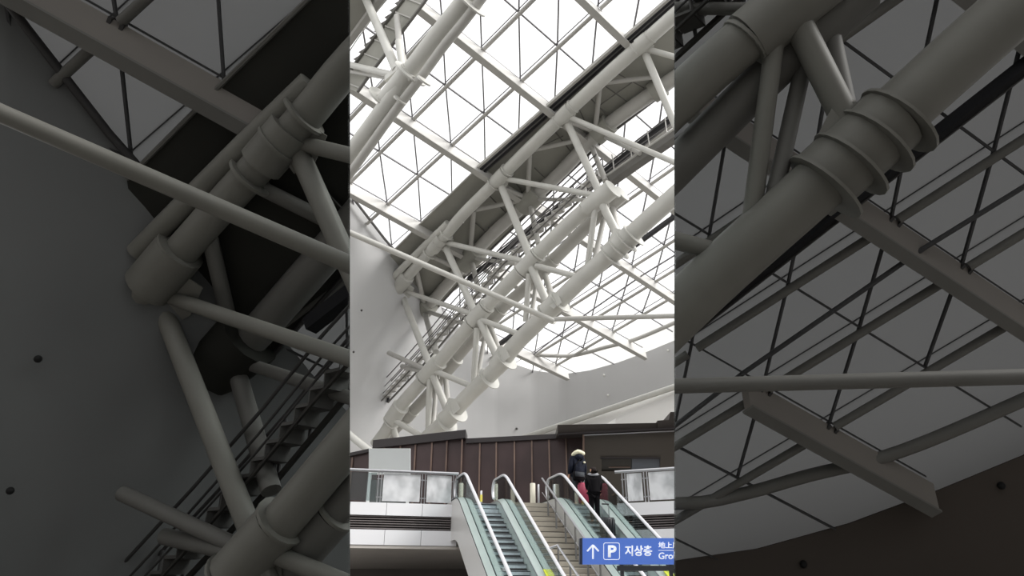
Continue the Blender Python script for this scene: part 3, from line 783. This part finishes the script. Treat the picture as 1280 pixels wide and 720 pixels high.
# sloping concrete parapet and white strut on the far wall
s0, s1 = (655, 548), (875, 474)
def sy(x): return s0[1]+(s1[1]-s0[1])*(x-s0[0])/(s1[0]-s0[0])
fold = [(735, 545), (802, sy(802)+2)]
b = bmesh.new()
b1_ = [at(655, 548, 50), at(802, sy(802)+1, 46.5), at(735, 545, 45.5), at(690, 560, 46)]
prism(b1_, (0, 1, 0), b)
b2_ = [at(802, sy(802)+1, 46.5), at(880, sy(880)+1, 44), at(880, 560, 38), at(690, 570, 41), at(735, 545, 45.5)]
prism(b2_, (0, 1, 0), b)
struct('wall_parapet', b, mat('light_grey_parapet_plaster', (190, 188, 184), .8, 0, .04, .2))
tag(obj('strut_tube', sweep([at(640, sy(640)-1, 50), at(735, sy(735)-1, 47.4), at(880, sy(880)-1, 43.5)], .2, 14), M['steel'], None, True), 'white sloping strut tube along the top of the far parapet', 'strut')
tag(obj('strut_tube', sweep([at(425, 532, 30), at(438, 544.5, 29.5), at(466, 567, 28), at(486, 592, 26.6)], .15, 12), M['steel'], None, True), 'short grey tube slanting down behind the info board at lower left', 'strut')

# info board seen from behind
ib = thing('info_board', 'pale blank info board on legs behind the left glass balustrade', 'sign board', on_z(487, 640, ZL)+Vector((0, 1.2, 0)))
Di = 21.3
def ibp(x0, y0, x1, y1, dd=0, dep=.08): return prism([at(x0, y0, Di+dd), at(x1, y0, Di+dd), at(x1, y1, Di+dd), at(x0, y1, Di+dd)], (0, dep, 0))
mib = mat('pale_grey_board', (234, 238, 238), .45, 0, .02, 1)
pbm = ibp(461, 560.5, 512.8, 593); obj('panel', pbm, mib, ib)
za = at(461, 593, Di)
for x0, x1 in ((460.8, 464), (509.5, 512.8)):
    p, q = at(x0, 590, Di), at(x1, 590, Di)
    obj('leg', prism([p, q, (q.x, q.y, ZL), (p.x, p.y, ZL)], (0, .08, 0)), mib, ib)
p, q = at(462, 600, Di), at(512, 600, Di)
obj('inner_panel', prism([p, q, (q.x, q.y+.02, ZL+.1), (p.x, p.y+.02, ZL+.1)], (0, .04, 0)), mat('dim_grey_inner_panel', (96, 100, 100), .3), ib)

# ================================================================== escalators
C30, S30 = math.cos(math.radians(30)), math.sin(math.radians(30))
DROP = ZL
RUN = DROP/math.tan(math.radians(30))
def escalator(lab, T, glassm):
    e = thing('escalator', lab, 'escalator', T, None, ANG)
    # centre line in local y,z
    def line(off, y_end=1.7, y_bot=-RUN-1.5):
        k = off*math.tan(math.radians(15))
        pts = [(y_bot, -DROP+off), (-RUN+k*.0-.12, -DROP+off)]
        for i in range(7):
            a = math.radians(30)*i/6; pts.append((-RUN-.12+.3*i/6*.9+.1*i/6, -DROP+off+.09*(i/6)**2))
        # straight incline to the bend
        y0, z0 = -.35, -.35*math.tan(math.radians(30))+off
        for i in range(9):
            t = i/8; y = y0+t*.7; z = off+(-.35*math.tan(math.radians(30)))*(1-t)**2
            pts.append((y, z))
        pts.append((y_end, off)); return pts
    def strip(x0, x1, off0, off1, m, name, th=.02, y_end=1.7):
        b = bmesh.new(); A = line(off0, y_end); B = line(off1, y_end)
        va = [b.verts.new((x0, y, z)) for y, z in A]; vb = [b.verts.new((x1, y, z)) for y, z in B]
        for i in range(len(A)-1): b.faces.new((va[i], va[i+1], vb[i+1], vb[i]))
        ext = bmesh.ops.extrude_face_region(b, geom=b.faces[:])
        vec = (th, 0, 0) if abs(x0-x1) < .01 else (0, 0, -th)
        bmesh.ops.translate(b, verts=[v for v in ext['geom'] if isinstance(v, bmesh.types.BMVert)], vec=vec)
        return obj(name, b, m, e)
    for s in (-1, 1):
        # handrail with rounded return at the top end
        pts = line(.82, 1.15)
        hp = [(s*.6, y, z) for y, z in pts]
        for i in range(1, 9):
            a = math.pi*i/8*.8; hp.append((s*.6, 1.15+.3*math.sin(a), 0.82-.3*(1-math.cos(a))))
        obj('handrail', sweep(hp, .045, 10, flat=.8), mhand, e, True)
        strip(s*.6, s*.6, .785, .13, glassm, 'glass_panel', .012, 1.25)
        strip(s*.6-.018, s*.6+.018, .79, .79, mrub, 'rail_guide', .03, 1.15)
        strip(s*.585, s*.42, .15, .10, mmint, 'inner_deck', .02)
        strip(s*.42, s*.405, .10, .10, msteel, 'skirt_edge', .03)
        strip(s*.43, s*.43, .1, -.25, mmint, 'skirt', .01)
        strip(s*.615, s*.80, .15, .13, mmint, 'outer_deck', .02)
        strip(s*.80, s*.81, .14, .14, mrub, 'deck_joint', .03)
        strip(s*.80, s*.80, .13, -1.0, mclad, 'side_cladding', .02)
        for i in range(3):
            y = -.1-1.3*i
            pass
    strip(-.8, .8, -1.0, -1.0, mclad, 'underside', .02)
    strip(-.415, .415, -.25, -.25, mrub, 'step_bed', .02)
    b = bmesh.new(); box(b, (0, 1.0, -.01), (.82, 1.5, .02)); obj('comb_plate', b, msteel, e)
    tread = None
    n = int(RUN/.277)+1
    for k in range(n):
        y = .30-k*.277; z = -k*.16 + (0 if k else -.02)
        if z < -DROP+.05: break
        if tread is None:
            b = bmesh.new()
            box(b, (0, .16, -.015), (.85, .32, .03))
            # curved ribbed riser
            pr = [(.0, -.012), (-.002, -.06), (.002, -.12), (.006, -.165), (.2, -.165), (.2, -.02)]
            prism([(-.425, y_, z_) for y_, z_ in pr], (.85, 0, 0), b)
            st = obj('step', b, mrise, e); tread = st
            st.data.materials.append(mrise)
            for p in st.data.polygons[:6]: p.material_index = 1
            nb = bmesh.new(); box(nb, (0, .002, -.016), (.85, .02, .016)); nose = obj('step_nosing', nb, mrub, st)
        else:
            st = tread.copy(); C.objects.link(st); st.parent = e
            nz = nose.copy(); C.objects.link(nz); nz.parent = st
        st.location = (0, y, z)
    return e
EL = escalator('empty escalator nearest the left balcony, pale mint decks and silver handrails', TL, mglass)
ER = escalator('right escalator carrying the woman with the black suitcase', TR_, mglass)
# caution tags on the decks
for T, x, y, lab in ((TL, 686, 716, 'yellow caution tag on the deck of the left escalator'), (TR_, 837, 717, 'yellow caution tag below the direction sign')):
    p = None
    d = ray(x, y); n = H_*(-S30)+Vector((0, 0, C30)); q0 = T+Vector((0, 0, .16))
    q = EYE+d*((q0-EYE).dot(n)/d.dot(n))
    b = bmesh.new(); box(b, q, (.2, .3, .012), Matrix.Rotation(ANG, 3, 'Z') @ Matrix.Rotation(math.radians(30), 3, 'X')); tag(obj('caution_tag', b, mat('yellow_tag', (232, 232, 70), .5)), lab, 'tag')

# ================================================================== stone stair between the escalators
rel = TR_-TL; wR = rel.dot(W_); hR = rel.dot(H_)
xa, xb = .83, wR-.83
TS = TL + W_*((xa+xb)/2) + H_*(-.2)
sw = xb-xa
st = thing('stone_stair', 'tan stone stair climbing between the two escalators', 'stair', TS, None, ANG)
nst = 26; rise = DROP/nst; going = rise/math.tan(math.radians(30))
for k in range(nst):
    b = bmesh.new(); z = -k*rise; y = -k*going
    box(b, (0, y+going*.5+.05, z-rise/2), (sw, going+.12, rise))
    s_ = obj('step', b, mstone, st)
    nb = bmesh.new(); box(nb, (0, y-.012, z-rise+.022), (sw, .03, .04)); obj('painted_shadow', nb, mstepshade, s_)  # dark strip painted in for the shadow under the nosing
b = bmesh.new(); prism([(-sw/2, 0, -.2), (-sw/2, -nst*going, -DROP), (-sw/2, -nst*going+.6, -DROP), (-sw/2, .6, -.2)], (sw, 0, 0), b); obj('underside', b, mstone, st)
b = bmesh.new(); box(b, (0, .7, -.05), (sw, 1.2, .1)); obj('top_landing', b, mstone, st)

def stair_rail(lab, pxs, zoff, lateral=None, posts=(), ph=.8, ret=None):
    n = H_*(-S30)+Vector((0, 0, C30)); q0 = TS+Vector((0, 0, zoff))
    def hit(x, y):
        d = ray(x, y); return EYE+d*((q0-EYE).dot(n)/d.dot(n))
    pts = [hit(*p) for p in pxs]
    g = thing('stair_handrail', lab, 'handrail', (pts[0].x, pts[0].y, pts[0].z-ph))
    path = list(pts)
    if ret is not None: path = [pts[0]+Vector(ret)]+path
    obj('rail', sweep(path, .03, 10), msteel, g, True)
    a, c = pts[0], pts[-1]
    for t in posts:
        p = a.lerp(c, t); obj('post', sweep([p, p-Vector((0, 0, ph))], .026, 8), mpost, g, True)
    obj('lower_rail', sweep([a-Vector((0, 0, .4)), c-Vector((0, 0, .4))], .012, 8), msteel, g, True)
    return g
stair_rail('thin stainless stair handrail beside the right escalator cladding', [(677.6, 598), (752, 703)], .82, posts=(.12, .28, .45, .62, .8, .98))
stair_rail('short stainless handrail low on the stair beside the left escalator', [(697, 681.7), (740, 746)], .82, posts=(.02, .4, .9), ret=(-.18, .05, -.06))

# bollards and posts on the landing
def bollard(x, y0, y1, Dg, lab, m, band_m=None, r=.07, cat='bollard'):
    p = at(x, y0, Dg)
    g = thing('bollard', lab, cat, (p.x, p.y, ZL))
    h = p.z-ZL
    obj('column', sweep([(p.x, p.y, ZL), (p.x, p.y, p.z-.02), (p.x, p.y, p.z)], [r, r, r*.8], 14), m, g, True)
    if band_m: obj('band', sweep([(p.x, p.y, ZL+h*.45), (p.x, p.y, ZL+h*.8)], r*1.05, 14), band_m, g, True)
    obj('foot_plate', sweep([(p.x, p.y, ZL), (p.x, p.y, ZL+.02)], r*1.5, 14), msteel, g)
mivory = mat('ivory_bollard', (224, 218, 200), .5, 0, .06, 4)
myel = mat('yellow_band', (226, 214, 96), .5)
bollard(665.8, 604, 632, 21.3, 'broad ivory bollard at the head of the stone stair', mivory, None, .085)
bollard(601.6, 613.5, 630, 22.0, 'slim grey bollard with yellow band behind the left escalator', msteel, myel, .04)
bollard(576.5, 604, 630, 21.9, 'ivory post behind the left handrail end of the left escalator', mivory, None, .075, 'post')
bollard(620, 605, 630, 21.8, 'second ivory post, behind the right handrail end of the left escalator', mivory, None, .06, 'post')
bollard(673, 605.5, 631, 21.5, 'thin stainless post just right of the ivory bollard', msteel, None, .035, 'post')
bollard(692.5, 605.5, 631, 22.0, 'stainless post under the left handrail end of the right escalator', msteel, None, .05, 'post')

# ================================================================== hanging direction sign
YS = on_y(740, 690, 1).y and 10.6
def sp(x, y, dy=0): return on_y(x, y, YS+dy)
XR = 852
sg = thing('direction_sign', 'blue direction sign with white arrow and parking symbol, lower right', 'sign', sp(784, 712))
msb = mat('sign_blue', (82, 116, 200), .4, 0, .02, 1); msw = mat('sign_white', (240, 243, 250), .5, 0, .01, 1)
for m_, c_, e_ in ((msb, (82, 116, 200), .5), (msw, (240, 243, 250), .6)):
    bn = m_.node_tree.nodes['Principled BSDF']; bn.inputs['Emission Color'].default_value = lin(c_); bn.inputs['Emission Strength'].default_value = e_
def cutR(bm):
    N = RT*F - FWD*(842.4-640)
    bmesh.ops.bisect_plane(bm, geom=bm.verts[:]+bm.edges[:]+bm.faces[:], plane_co=EYE, plane_no=N, clear_outer=True); return bm
def sprism(poly, dy0, dep): return cutR(prism([sp(x, y, dy0) for x, y in poly], (0, dep, 0)))
obj('panel', sprism([(728, 672.6), (XR, 672.6), (XR, 705.4), (728, 705.4)], 0, .1), msb, sg)
obj('frame', sprism([(724.6, 673), (728, 672.4), (728, 705.6), (724.6, 705.2)], -.01, .14), mat('sign_dark_edge', (52, 58, 78), .4), sg)
obj('support_bar', sprism([(772, 707), (XR, 707), (XR, 713.5), (772, 713.5)], .02, .1), mat('sign_support_grey', (70, 70, 74), .5, .2), sg)
b = bmesh.new()
for x in (777, 838):
    p = sp(x, 706, .06); prism([(p.x-.025, p.y-.025, 0), (p.x+.025, p.y-.025, 0), (p.x+.025, p.y+.025, 0), (p.x-.025, p.y+.025, 0)], (0, 0, p.z), b)
obj('stand', b, mat('sign_support_grey_2', (70, 70, 74), .5, .2), sg)
def stroke(pts, wpx, name, parent=sg):
    b = bmesh.new()
    for (x0, y0), (x1, y1) in zip(pts, pts[1:]):
        l = math.hypot(x1-x0, y1-y0); nx, ny = -(y1-y0)/l*wpx/2, (x1-x0)/l*wpx/2
        prism([sp(x0+nx, y0+ny, -.004), sp(x1+nx, y1+ny, -.004), sp(x1-nx, y1-ny, -.004), sp(x0-nx, y0-ny, -.004)], (0, .004, 0), b)
    return obj(name, cutR(b), msw, parent)
ar = bmesh.new()
def arrow():
    b = bmesh.new()
    for (x0, y0), (x1, y1) in (((741.2, 682), (741.2, 698.6)), ((741.2, 681.2), (734, 689)), ((741.2, 681.2), (748.4, 689))):
        l = math.hypot(x1-x0, y1-y0); wpx = 2.0; nx, ny = -(y1-y0)/l*wpx/2, (x1-x0)/l*wpx/2
        prism([sp(x0+nx, y0+ny, -.004), sp(x1+nx, y1+ny, -.004), sp(x1-nx, y1-ny, -.004), sp(x0-nx, y0-ny, -.004)], (0, .004, 0), b)
    obj('arrow', b, msw, sg)
arrow()
rr = []
x0, y0, x1, y1, r = 754.6, 678.6, 774.4, 699.4, 2.2
for cx, cy, a0 in ((x1-r, y0+r, -90), (x1-r, y1-r, 0), (x0+r, y1-r, 90), (x0+r, y0+r, 180)):
    for k in range(4):
        a = math.radians(a0+k*30); rr.append((cx+r*math.cos(a), cy+r*math.sin(a)))
stroke(rr+[rr[0]], .75, 'symbol_frame')
def text(s, name, x, ybase, h_px, width_px=None, bold=.0):
    cu = bpy.data.curves.new('lettering', 'FONT'); cu.body = s; cu.size = 1; cu.offset = bold; cu.extrude = 0
    o = bpy.data.objects.new('lettering', cu); C.objects.link(o)
    bpy.context.view_layer.update()
    dg = bpy.context.evaluated_depsgraph_get()
    me = bpy.data.meshes.new_from_object(o.evaluated_get(dg)); bpy.data.objects.remove(o)
    b = bmesh.new(); b.from_mesh(me); bpy.data.meshes.remove(me)
    if not b.verts: return
    mnx = min(v.co.x for v in b.verts); mxx = max(v.co.x for v in b.verts); mny = min(v.co.y for v in b.verts); mxy = max(v.co.y for v in b.verts)
    sy_ = h_px/(mxy-mny); sx_ = (width_px/(mxx-mnx)) if width_px else sy_
    for v in b.verts:
        px_, py_ = x+(v.co.x-mnx)*sx_, ybase-(v.co.y-mny)*sy_
        v.co = sp(px_, py_, -.006)
    b2 = bmesh.ops.extrude_face_region(b, geom=b.faces[:]); bmesh.ops.translate(b, verts=[v for v in b2['geom'] if isinstance(v, bmesh.types.BMVert)], vec=(0, .004, 0))
    return obj(name, cutR(b), msw, sg)
text('P', 'parking_letter', 760, 696.6, 15, 10.6, .035)
text('지상층', 'lettering', 781.2, 695, 13.2, 34, .025)
text('地上层', 'lettering', 823, 685.6, 8.2, 26, .02)
stroke([(823, 688), (846, 688)], .6, 'divider_line')
text('Ground', 'lettering', 823.4, 699, 8.4, 34, .012)

# ================================================================== people and luggage
def skin_mesh(name, V, E, R, m, parent, sub=2):
    me = bpy.data.meshes.new(name); me.from_pydata([Vector(v) for v in V], E, []); me.materials.append(m)
    o = bpy.data.objects.new(name, me); C.objects.link(o); o.parent = parent
    sk = o.modifiers.new('skin', 'SKIN'); sk.use_smooth_shade = True
    for i, r in enumerate(R):
        d = me.skin_vertices[0].data[i]; d.radius = (r, r) if not hasattr(r, '__len__') else r
    me.skin_vertices[0].data[0].use_root = True
    ss = o.modifiers.new('sub', 'SUBSURF'); ss.levels = sub; ss.render_levels = sub
    return o
mskin = mat('skin', (196, 150, 124), .6, 0, .05, 6)
def figure(lab, loc, rz, hgt, arms, coat_m, leg_m, hair_m, stance=.09, lean=0):
    k = hgt/1.65
    g = thing('person', lab, 'person', loc, None, rz)
    V, E, R = [], [], []
    def add(p, r, par=None):
        V.append((p[0]*k, (p[1]+lean*max(0, p[2]-.9))*k, p[2]*k)); R.append(r*k if not hasattr(r, '__len__') else (r[0]*k, r[1]*k))
        if par is not None: E.append((par, len(V)-1))
        return len(V)-1
    pel = add((0, 0, .90), (.13, .10)); sp_ = add((0, .0, 1.08), (.11, .075), pel); ch = add((0, 0, 1.26), (.12, .075), sp_); nk = add((0, 0, 1.41), .05, ch)
    hd = add((0, .01, 1.50), .085, nk); tp = add((0, .0, 1.58), .08, hd)
    no = add((0, .115, 1.505), .014, hd); chin = add((0, .06, 1.445), .04, hd)
    for s in (-1, 1): add((s*.085, .0, 1.505), .018, hd)
    joints = {}
    for s in (-1, 1):
        hp = add((s*stance, 0, .84), .085, pel); kn = add((s*stance*1.05, .02, .47), .06, hp); an = add((s*stance*1.05, -.01, .09), .04, kn); add((s*stance*1.2, .15, .035), .035, an)
        sh = add((s*.17, 0, 1.35), .06, ch); el, wr = arms[s]
        e_ = add(el, .045, sh); w_ = add(wr, .03, e_)
        d = (Vector(wr)-Vector(el)).normalized(); sd_ = Vector((s, 0, 0)); sd_ = (sd_-d*sd_.dot(d)).normalized(); pl_ = d.cross(sd_)
        palm = add(tuple(Vector(wr)+d*.07), (.034, .018), w_)
        for f in range(4):
            o_ = sd_*(-.027+.018*f)*-s; l = (.07, .08, .075, .058)[f]
            b0 = add(tuple(Vector(wr)+d*.10+o_), .0095, palm); b1__ = add(tuple(Vector(wr)+d*(.10+l*.55)+o_+Vector((0, .012, -.004))), .009, b0)
            add(tuple(Vector(wr)+d*(.10+l*.8)+o_+Vector((0, .03, -.008))), .008, b1__)
        t0 = add(tuple(Vector(wr)+d*.05-sd_*.035*s+Vector((0, .02, 0))), .011, palm); add(tuple(Vector(wr)+d*.09-sd_*.04*s+Vector((0, .045, 0))), .009, t0)
        joints[s] = (sh, e_, w_)
    skin_mesh('body', V, E, R, mskin, g)
    # eyes
    for s in (-1, 1):
        b = bmesh.new(); bmesh.ops.create_uvsphere(b, u_segments=8, v_segments=6, radius=.012*k)
        bmesh.ops.translate(b, verts=b.verts, vec=Vector((s*.032*k, (.082+lean*.62)*k, 1.515*k))); o = bpy.data.objects.new('eye', finish(b, 'eye', mrub, True)); C.objects.link(o); o.parent = g
    # coat: torso and sleeves
    V2, E2, R2 = [], [], []
    def a2(p, r, par=None):
        V2.append((p[0]*k, (p[1]+lean*max(0, p[2]-.9))*k, p[2]*k)); R2.append((r[0]*k, r[1]*k) if hasattr(r, '__len__') else r*k)
        if par is not None: E2.append((par, len(V2)-1))
        return len(V2)-1
    c0 = a2((0, 0, 1.05), (.20, .18)); c1 = a2((0, 0, .88), (.21, .185), c0); a2((0, 0, .74), (.2, .17), c1)
    c2 = a2((0, 0, 1.24), (.21, .19), c0); a2((0, 0, 1.41), (.1, .12), c2)
    for s in (-1, 1):
        sh = a2((s*.19, 0, 1.33), .09, c2); el, wr = arms[s]; e_ = a2(el, .078, sh); a2(tuple(Vector(el).lerp(Vector(wr), .92)), .058, e_)
    skin_mesh('coat', V2, E2, R2, coat_m, g)
    V3, E3, R3 = [(0, 0, .88*k)], [], [(.15*k, .12*k)]
    for s in (-1, 1):
        n0 = len(V3); V3 += [(s*stance*k, 0, .80*k), (s*stance*1.05*k, .02*k, .47*k), (s*stance*1.05*k, -.01*k, .08*k)]; R3 += [.105*k, .078*k, .06*k]; E3 += [(0, n0), (n0, n0+1), (n0+1, n0+2)]
    skin_mesh('trousers', V3, E3, R3, leg_m, g)
    for s in (-1, 1):
        skin_mesh('shoe', [(s*stance*1.05*k, -.03*k, .045*k), (s*stance*1.1*k, .08*k, .04*k), (s*stance*1.2*k, .18*k, .03*k)], [(0, 1), (1, 2)], [.05*k, .045*k, .032*k], mrub, g)
    # hair
    hv = [(0, -.02, 1.53), (0, -.05, 1.48), (0, -.06, 1.40), (0, .01, 1.60), (.05, -.02, 1.52), (-.05, -.02, 1.52)]
    skin_mesh('hair', [(x*k, (y+lean*(z-.9))*k, z*k) for x, y, z in hv], [(0, 1), (1, 2), (0, 3), (0, 4), (0, 5)], [.13*k, .125*k, .09*k, .095*k, .105*k, .105*k], hair_m, g)
    return g, k
mcoat = mat('navy_padded_coat', (20, 24, 38), .75, 0, .25, 14, .5, .2)
mblack = mat('black_wool', (16, 14, 17), .9, 0, .2, 12, 0, .15)
mdk = mat('charcoal_trousers', (48, 52, 58), .8, 0, .15, 8)
mhair = mat('dark_brown_hair', (30, 21, 19), .7, 0, .3, 25, 0, .2)
mfur = mat('cream_fur', (244, 236, 206), .9, 0, .15, 40, 1.0)
mpink = mat('rose_red_suitcase', (176, 66, 92), .4, 0, .06, 6)
mbc = mat('black_suitcase', (30, 31, 36), .5, 0, .12, 6)

p1 = on_z(722.5, 634.5, ZL+.0)
p1 = at(722.5, 600, 20.9); p1.z = ZL
g1, k1 = figure('person in navy padded coat with cream fur hood at the escalator top', p1, ANG+.25, 1.74, {-1: ((-.25, -.02, 1.08), (-.24, .1, .86)), 1: ((.25, -.02, 1.08), (.27, .1, .84))}, mcoat, mdk, mhair)
def loc_obj(name, b, m, g, smooth=True):
    o = bpy.data.objects.new(name, finish(b, name, m, smooth)); C.objects.link(o); o.parent = g; return o
b = bmesh.new()
hp = []
for i in range(13):
    a = math.pi*2*i/12; hp.append((math.cos(a)*.15*k1, (-.06+math.sin(a)*.12)*k1, (1.47-.035*math.sin(a)+.015*math.cos(3*a))*k1))
sweep(hp, .062*k1, 10, True, b); loc_obj('fur_hood', b, mfur, g1)
b = bmesh.new(); bmesh.ops.create_uvsphere(b, u_segments=14, v_segments=10, radius=.16*k1)
for v in b.verts: v.co = Vector((v.co.x*1.0, v.co.y*.75-.1*k1, v.co.z*.75+1.38*k1))
loc_obj('hood', b, mcoat, g1)
b = bmesh.new(); sweep([(.13*k1, -.10*k1, 1.22*k1), (.13*k1, -.19*k1, 1.22*k1)], .03, 12, True, b); loc_obj('sleeve_badge', b, mfur, g1)
# shoulder bag: carried, a thing of its own
bg_ = thing('shoulder_bag', 'black shoulder bag hanging at the hip of the navy coat', 'bag', p1+Vector((0, -.27, .70)), None, ANG+.25)
b = bmesh.new(); box(b, (0, 0, .14), (.36, .12, .26)); bmesh.ops.bevel(b, geom=b.edges[:], offset=.03, segments=2); loc_obj('bag_body', b, mblack, bg_)
b = bmesh.new(); box(b, (0, -.065, .19), (.34, .02, .14)); bmesh.ops.bevel(b, geom=b.edges[:], offset=.008, segments=1); loc_obj('flap', b, mdk, bg_)
b = bmesh.new(); sweep([(-.15, .02, .24), (-.08, .02, .5), (.1, .03, .66), (.14, .12, .68)], .014, 8, True, b); loc_obj('strap', b, mblack, bg_)

def suitcase(lab, loc, rz, w, d, h, m, hh):
    g = thing('suitcase', lab, 'suitcase', loc, None, rz)
    b = bmesh.new(); box(b, (0, 0, .06+h/2), (w, d, h)); bmesh.ops.bevel(b, geom=b.edges[:], offset=.05, segments=3)
    loc_obj('shell', b, m, g)
    for i in range(4):
        b = bmesh.new(); box(b, (-w*.3+w*.2*i, -d/2-.004, .06+h/2), (.02, .012, h*.8)); loc_obj('ridge', b, m, g, False)
    for sx in (-1, 1):
        for sy_ in (-1, 1):
            b = bmesh.new(); sweep([(sx*w*.36-.012, sy_*d*.32, .03), (sx*w*.36+.012, sy_*d*.32, .03)], .03, 12, True, b); loc_obj('wheel', b, mrub, g)
    b = bmesh.new(); sweep([(-.09, d*.3, h+.05), (-.09, d*.3, h+hh), (.09, d*.3, h+hh), (.09, d*.3, h+.05)], .011, 8, True, b); loc_obj('telescopic_handle', b, msteel, g)
    b = bmesh.new(); sweep([(-.1, d*.3, h+hh), (.1, d*.3, h+hh)], .018, 8, True, b); loc_obj('grip', b, mrub, g)
    return g
ps = at(731.5, 610, 20.6); ps.z = ZL
suitcase('rose red suitcase between the two travellers at the escalator top', ps, ANG+.5, .40, .26, .58, mpink, .30)
# the woman on the moving steps
def on_steps(x, y, T=TR_):
    n = H_*(-S30)+Vector((0, 0, C30)); d = ray(x, y); return EYE+d*((T-EYE).dot(n)/d.dot(n))
def stand(x, y, lim):
    h_ = on_steps(x, y); lw = max(-lim, min(lim, (h_-TR_).dot(W_))); k = round((.44-(h_-TR_).dot(H_))/.277)
    q = TR_ + H_*(.44-.277*k) + W_*lw; q.z = ZL-.16*k; return q
p2 = stand(744, 643, .3)
hgt2 = 1.58
g2, k2 = figure('dark-haired woman in black with grey scarf riding the right escalator', p2, ANG-.15, hgt2, {-1: ((-.19, .04, 1.08), (-.12, .2, .98)), 1: ((.2, .03, 1.08), (.24, .22, .95))}, mblack, mblack, mhair, .08)
b = bmesh.new(); hp = []
for i in range(11):
    a = math.pi*2*i/10; hp.append((math.cos(a)*.13*k2, (math.sin(a)*.10)*k2, (1.385+.012*math.cos(2*a))*k2))
sweep(hp, .042*k2, 10, True, b); loc_obj('scarf', b, mat('grey_scarf', (150, 150, 156), .8, 0, .1, 10), g2)
q2 = stand(757, 659, .24)
suitcase('black cabin suitcase on the escalator step behind the woman in black', q2, ANG, .36, .22, .50, mbc, .42)
# clear glass partitions between the middle bay and the two added darkened side copies
mpart = glass_mat('clear_partition_glass', (.9, .92, .92), .03, .02, (1, 1, 1), .1)
for nm, px in (('wall_partition_left', 437.6), ('wall_partition_right', 842.4)):
    a = [at(px, -60, 4.6), at(px, 760, 4.6), at(px, 760, 12.0), at(px, -60, 12.0)]
    b = prism(a, RT*(-.012 if px < 640 else .012)); struct(nm, b, mpart)

# the hall goes on behind the viewer: rear and side walls of the same shell
struct('wall_rear', prism([(-42, -16, 0), (42, -16, 0), (42, -16, 17), (-42, -16, 17)], (0, -.4, 0)), M['shell'])
struct('wall_side_left', prism([(-42, -16, 0), (-42, 34, 0), (-42, 34, 15), (-42, -16, 17)], (-.4, 0, 0)), M['shell'])
struct('wall_side_right', prism([(42, -16, 0), (42, 34, 0), (42, 34, 15), (42, -16, 17)], (.4, 0, 0)), M['shell'])
# ================================================================== light
w = bpy.data.worlds.new('world'); scn.world = w; w.use_nodes = True
bg = w.node_tree.nodes['Background']; bg.inputs[0].default_value = (1, 1, 1, 1); bg.inputs[1].default_value = 1.45
sd = bpy.data.lights.new('sun', 'SUN'); sd.energy = 3.4; sd.angle = math.radians(26); sd.color = (1, .98, .95)
so = bpy.data.objects.new('sun', sd); C.objects.link(so); so.rotation_euler = Vector((-.8, .2, -.7)).to_track_quat('-Z', 'Y').to_euler()
scn.view_settings.view_transform = 'Standard'; scn.view_settings.look = 'None'
scn.view_settings.exposure = 0; scn.view_settings.gamma = 1; scn.view_settings.use_curve_mapping = False
for o in bpy.data.objects:
    if '_local' in o: del o['_local']
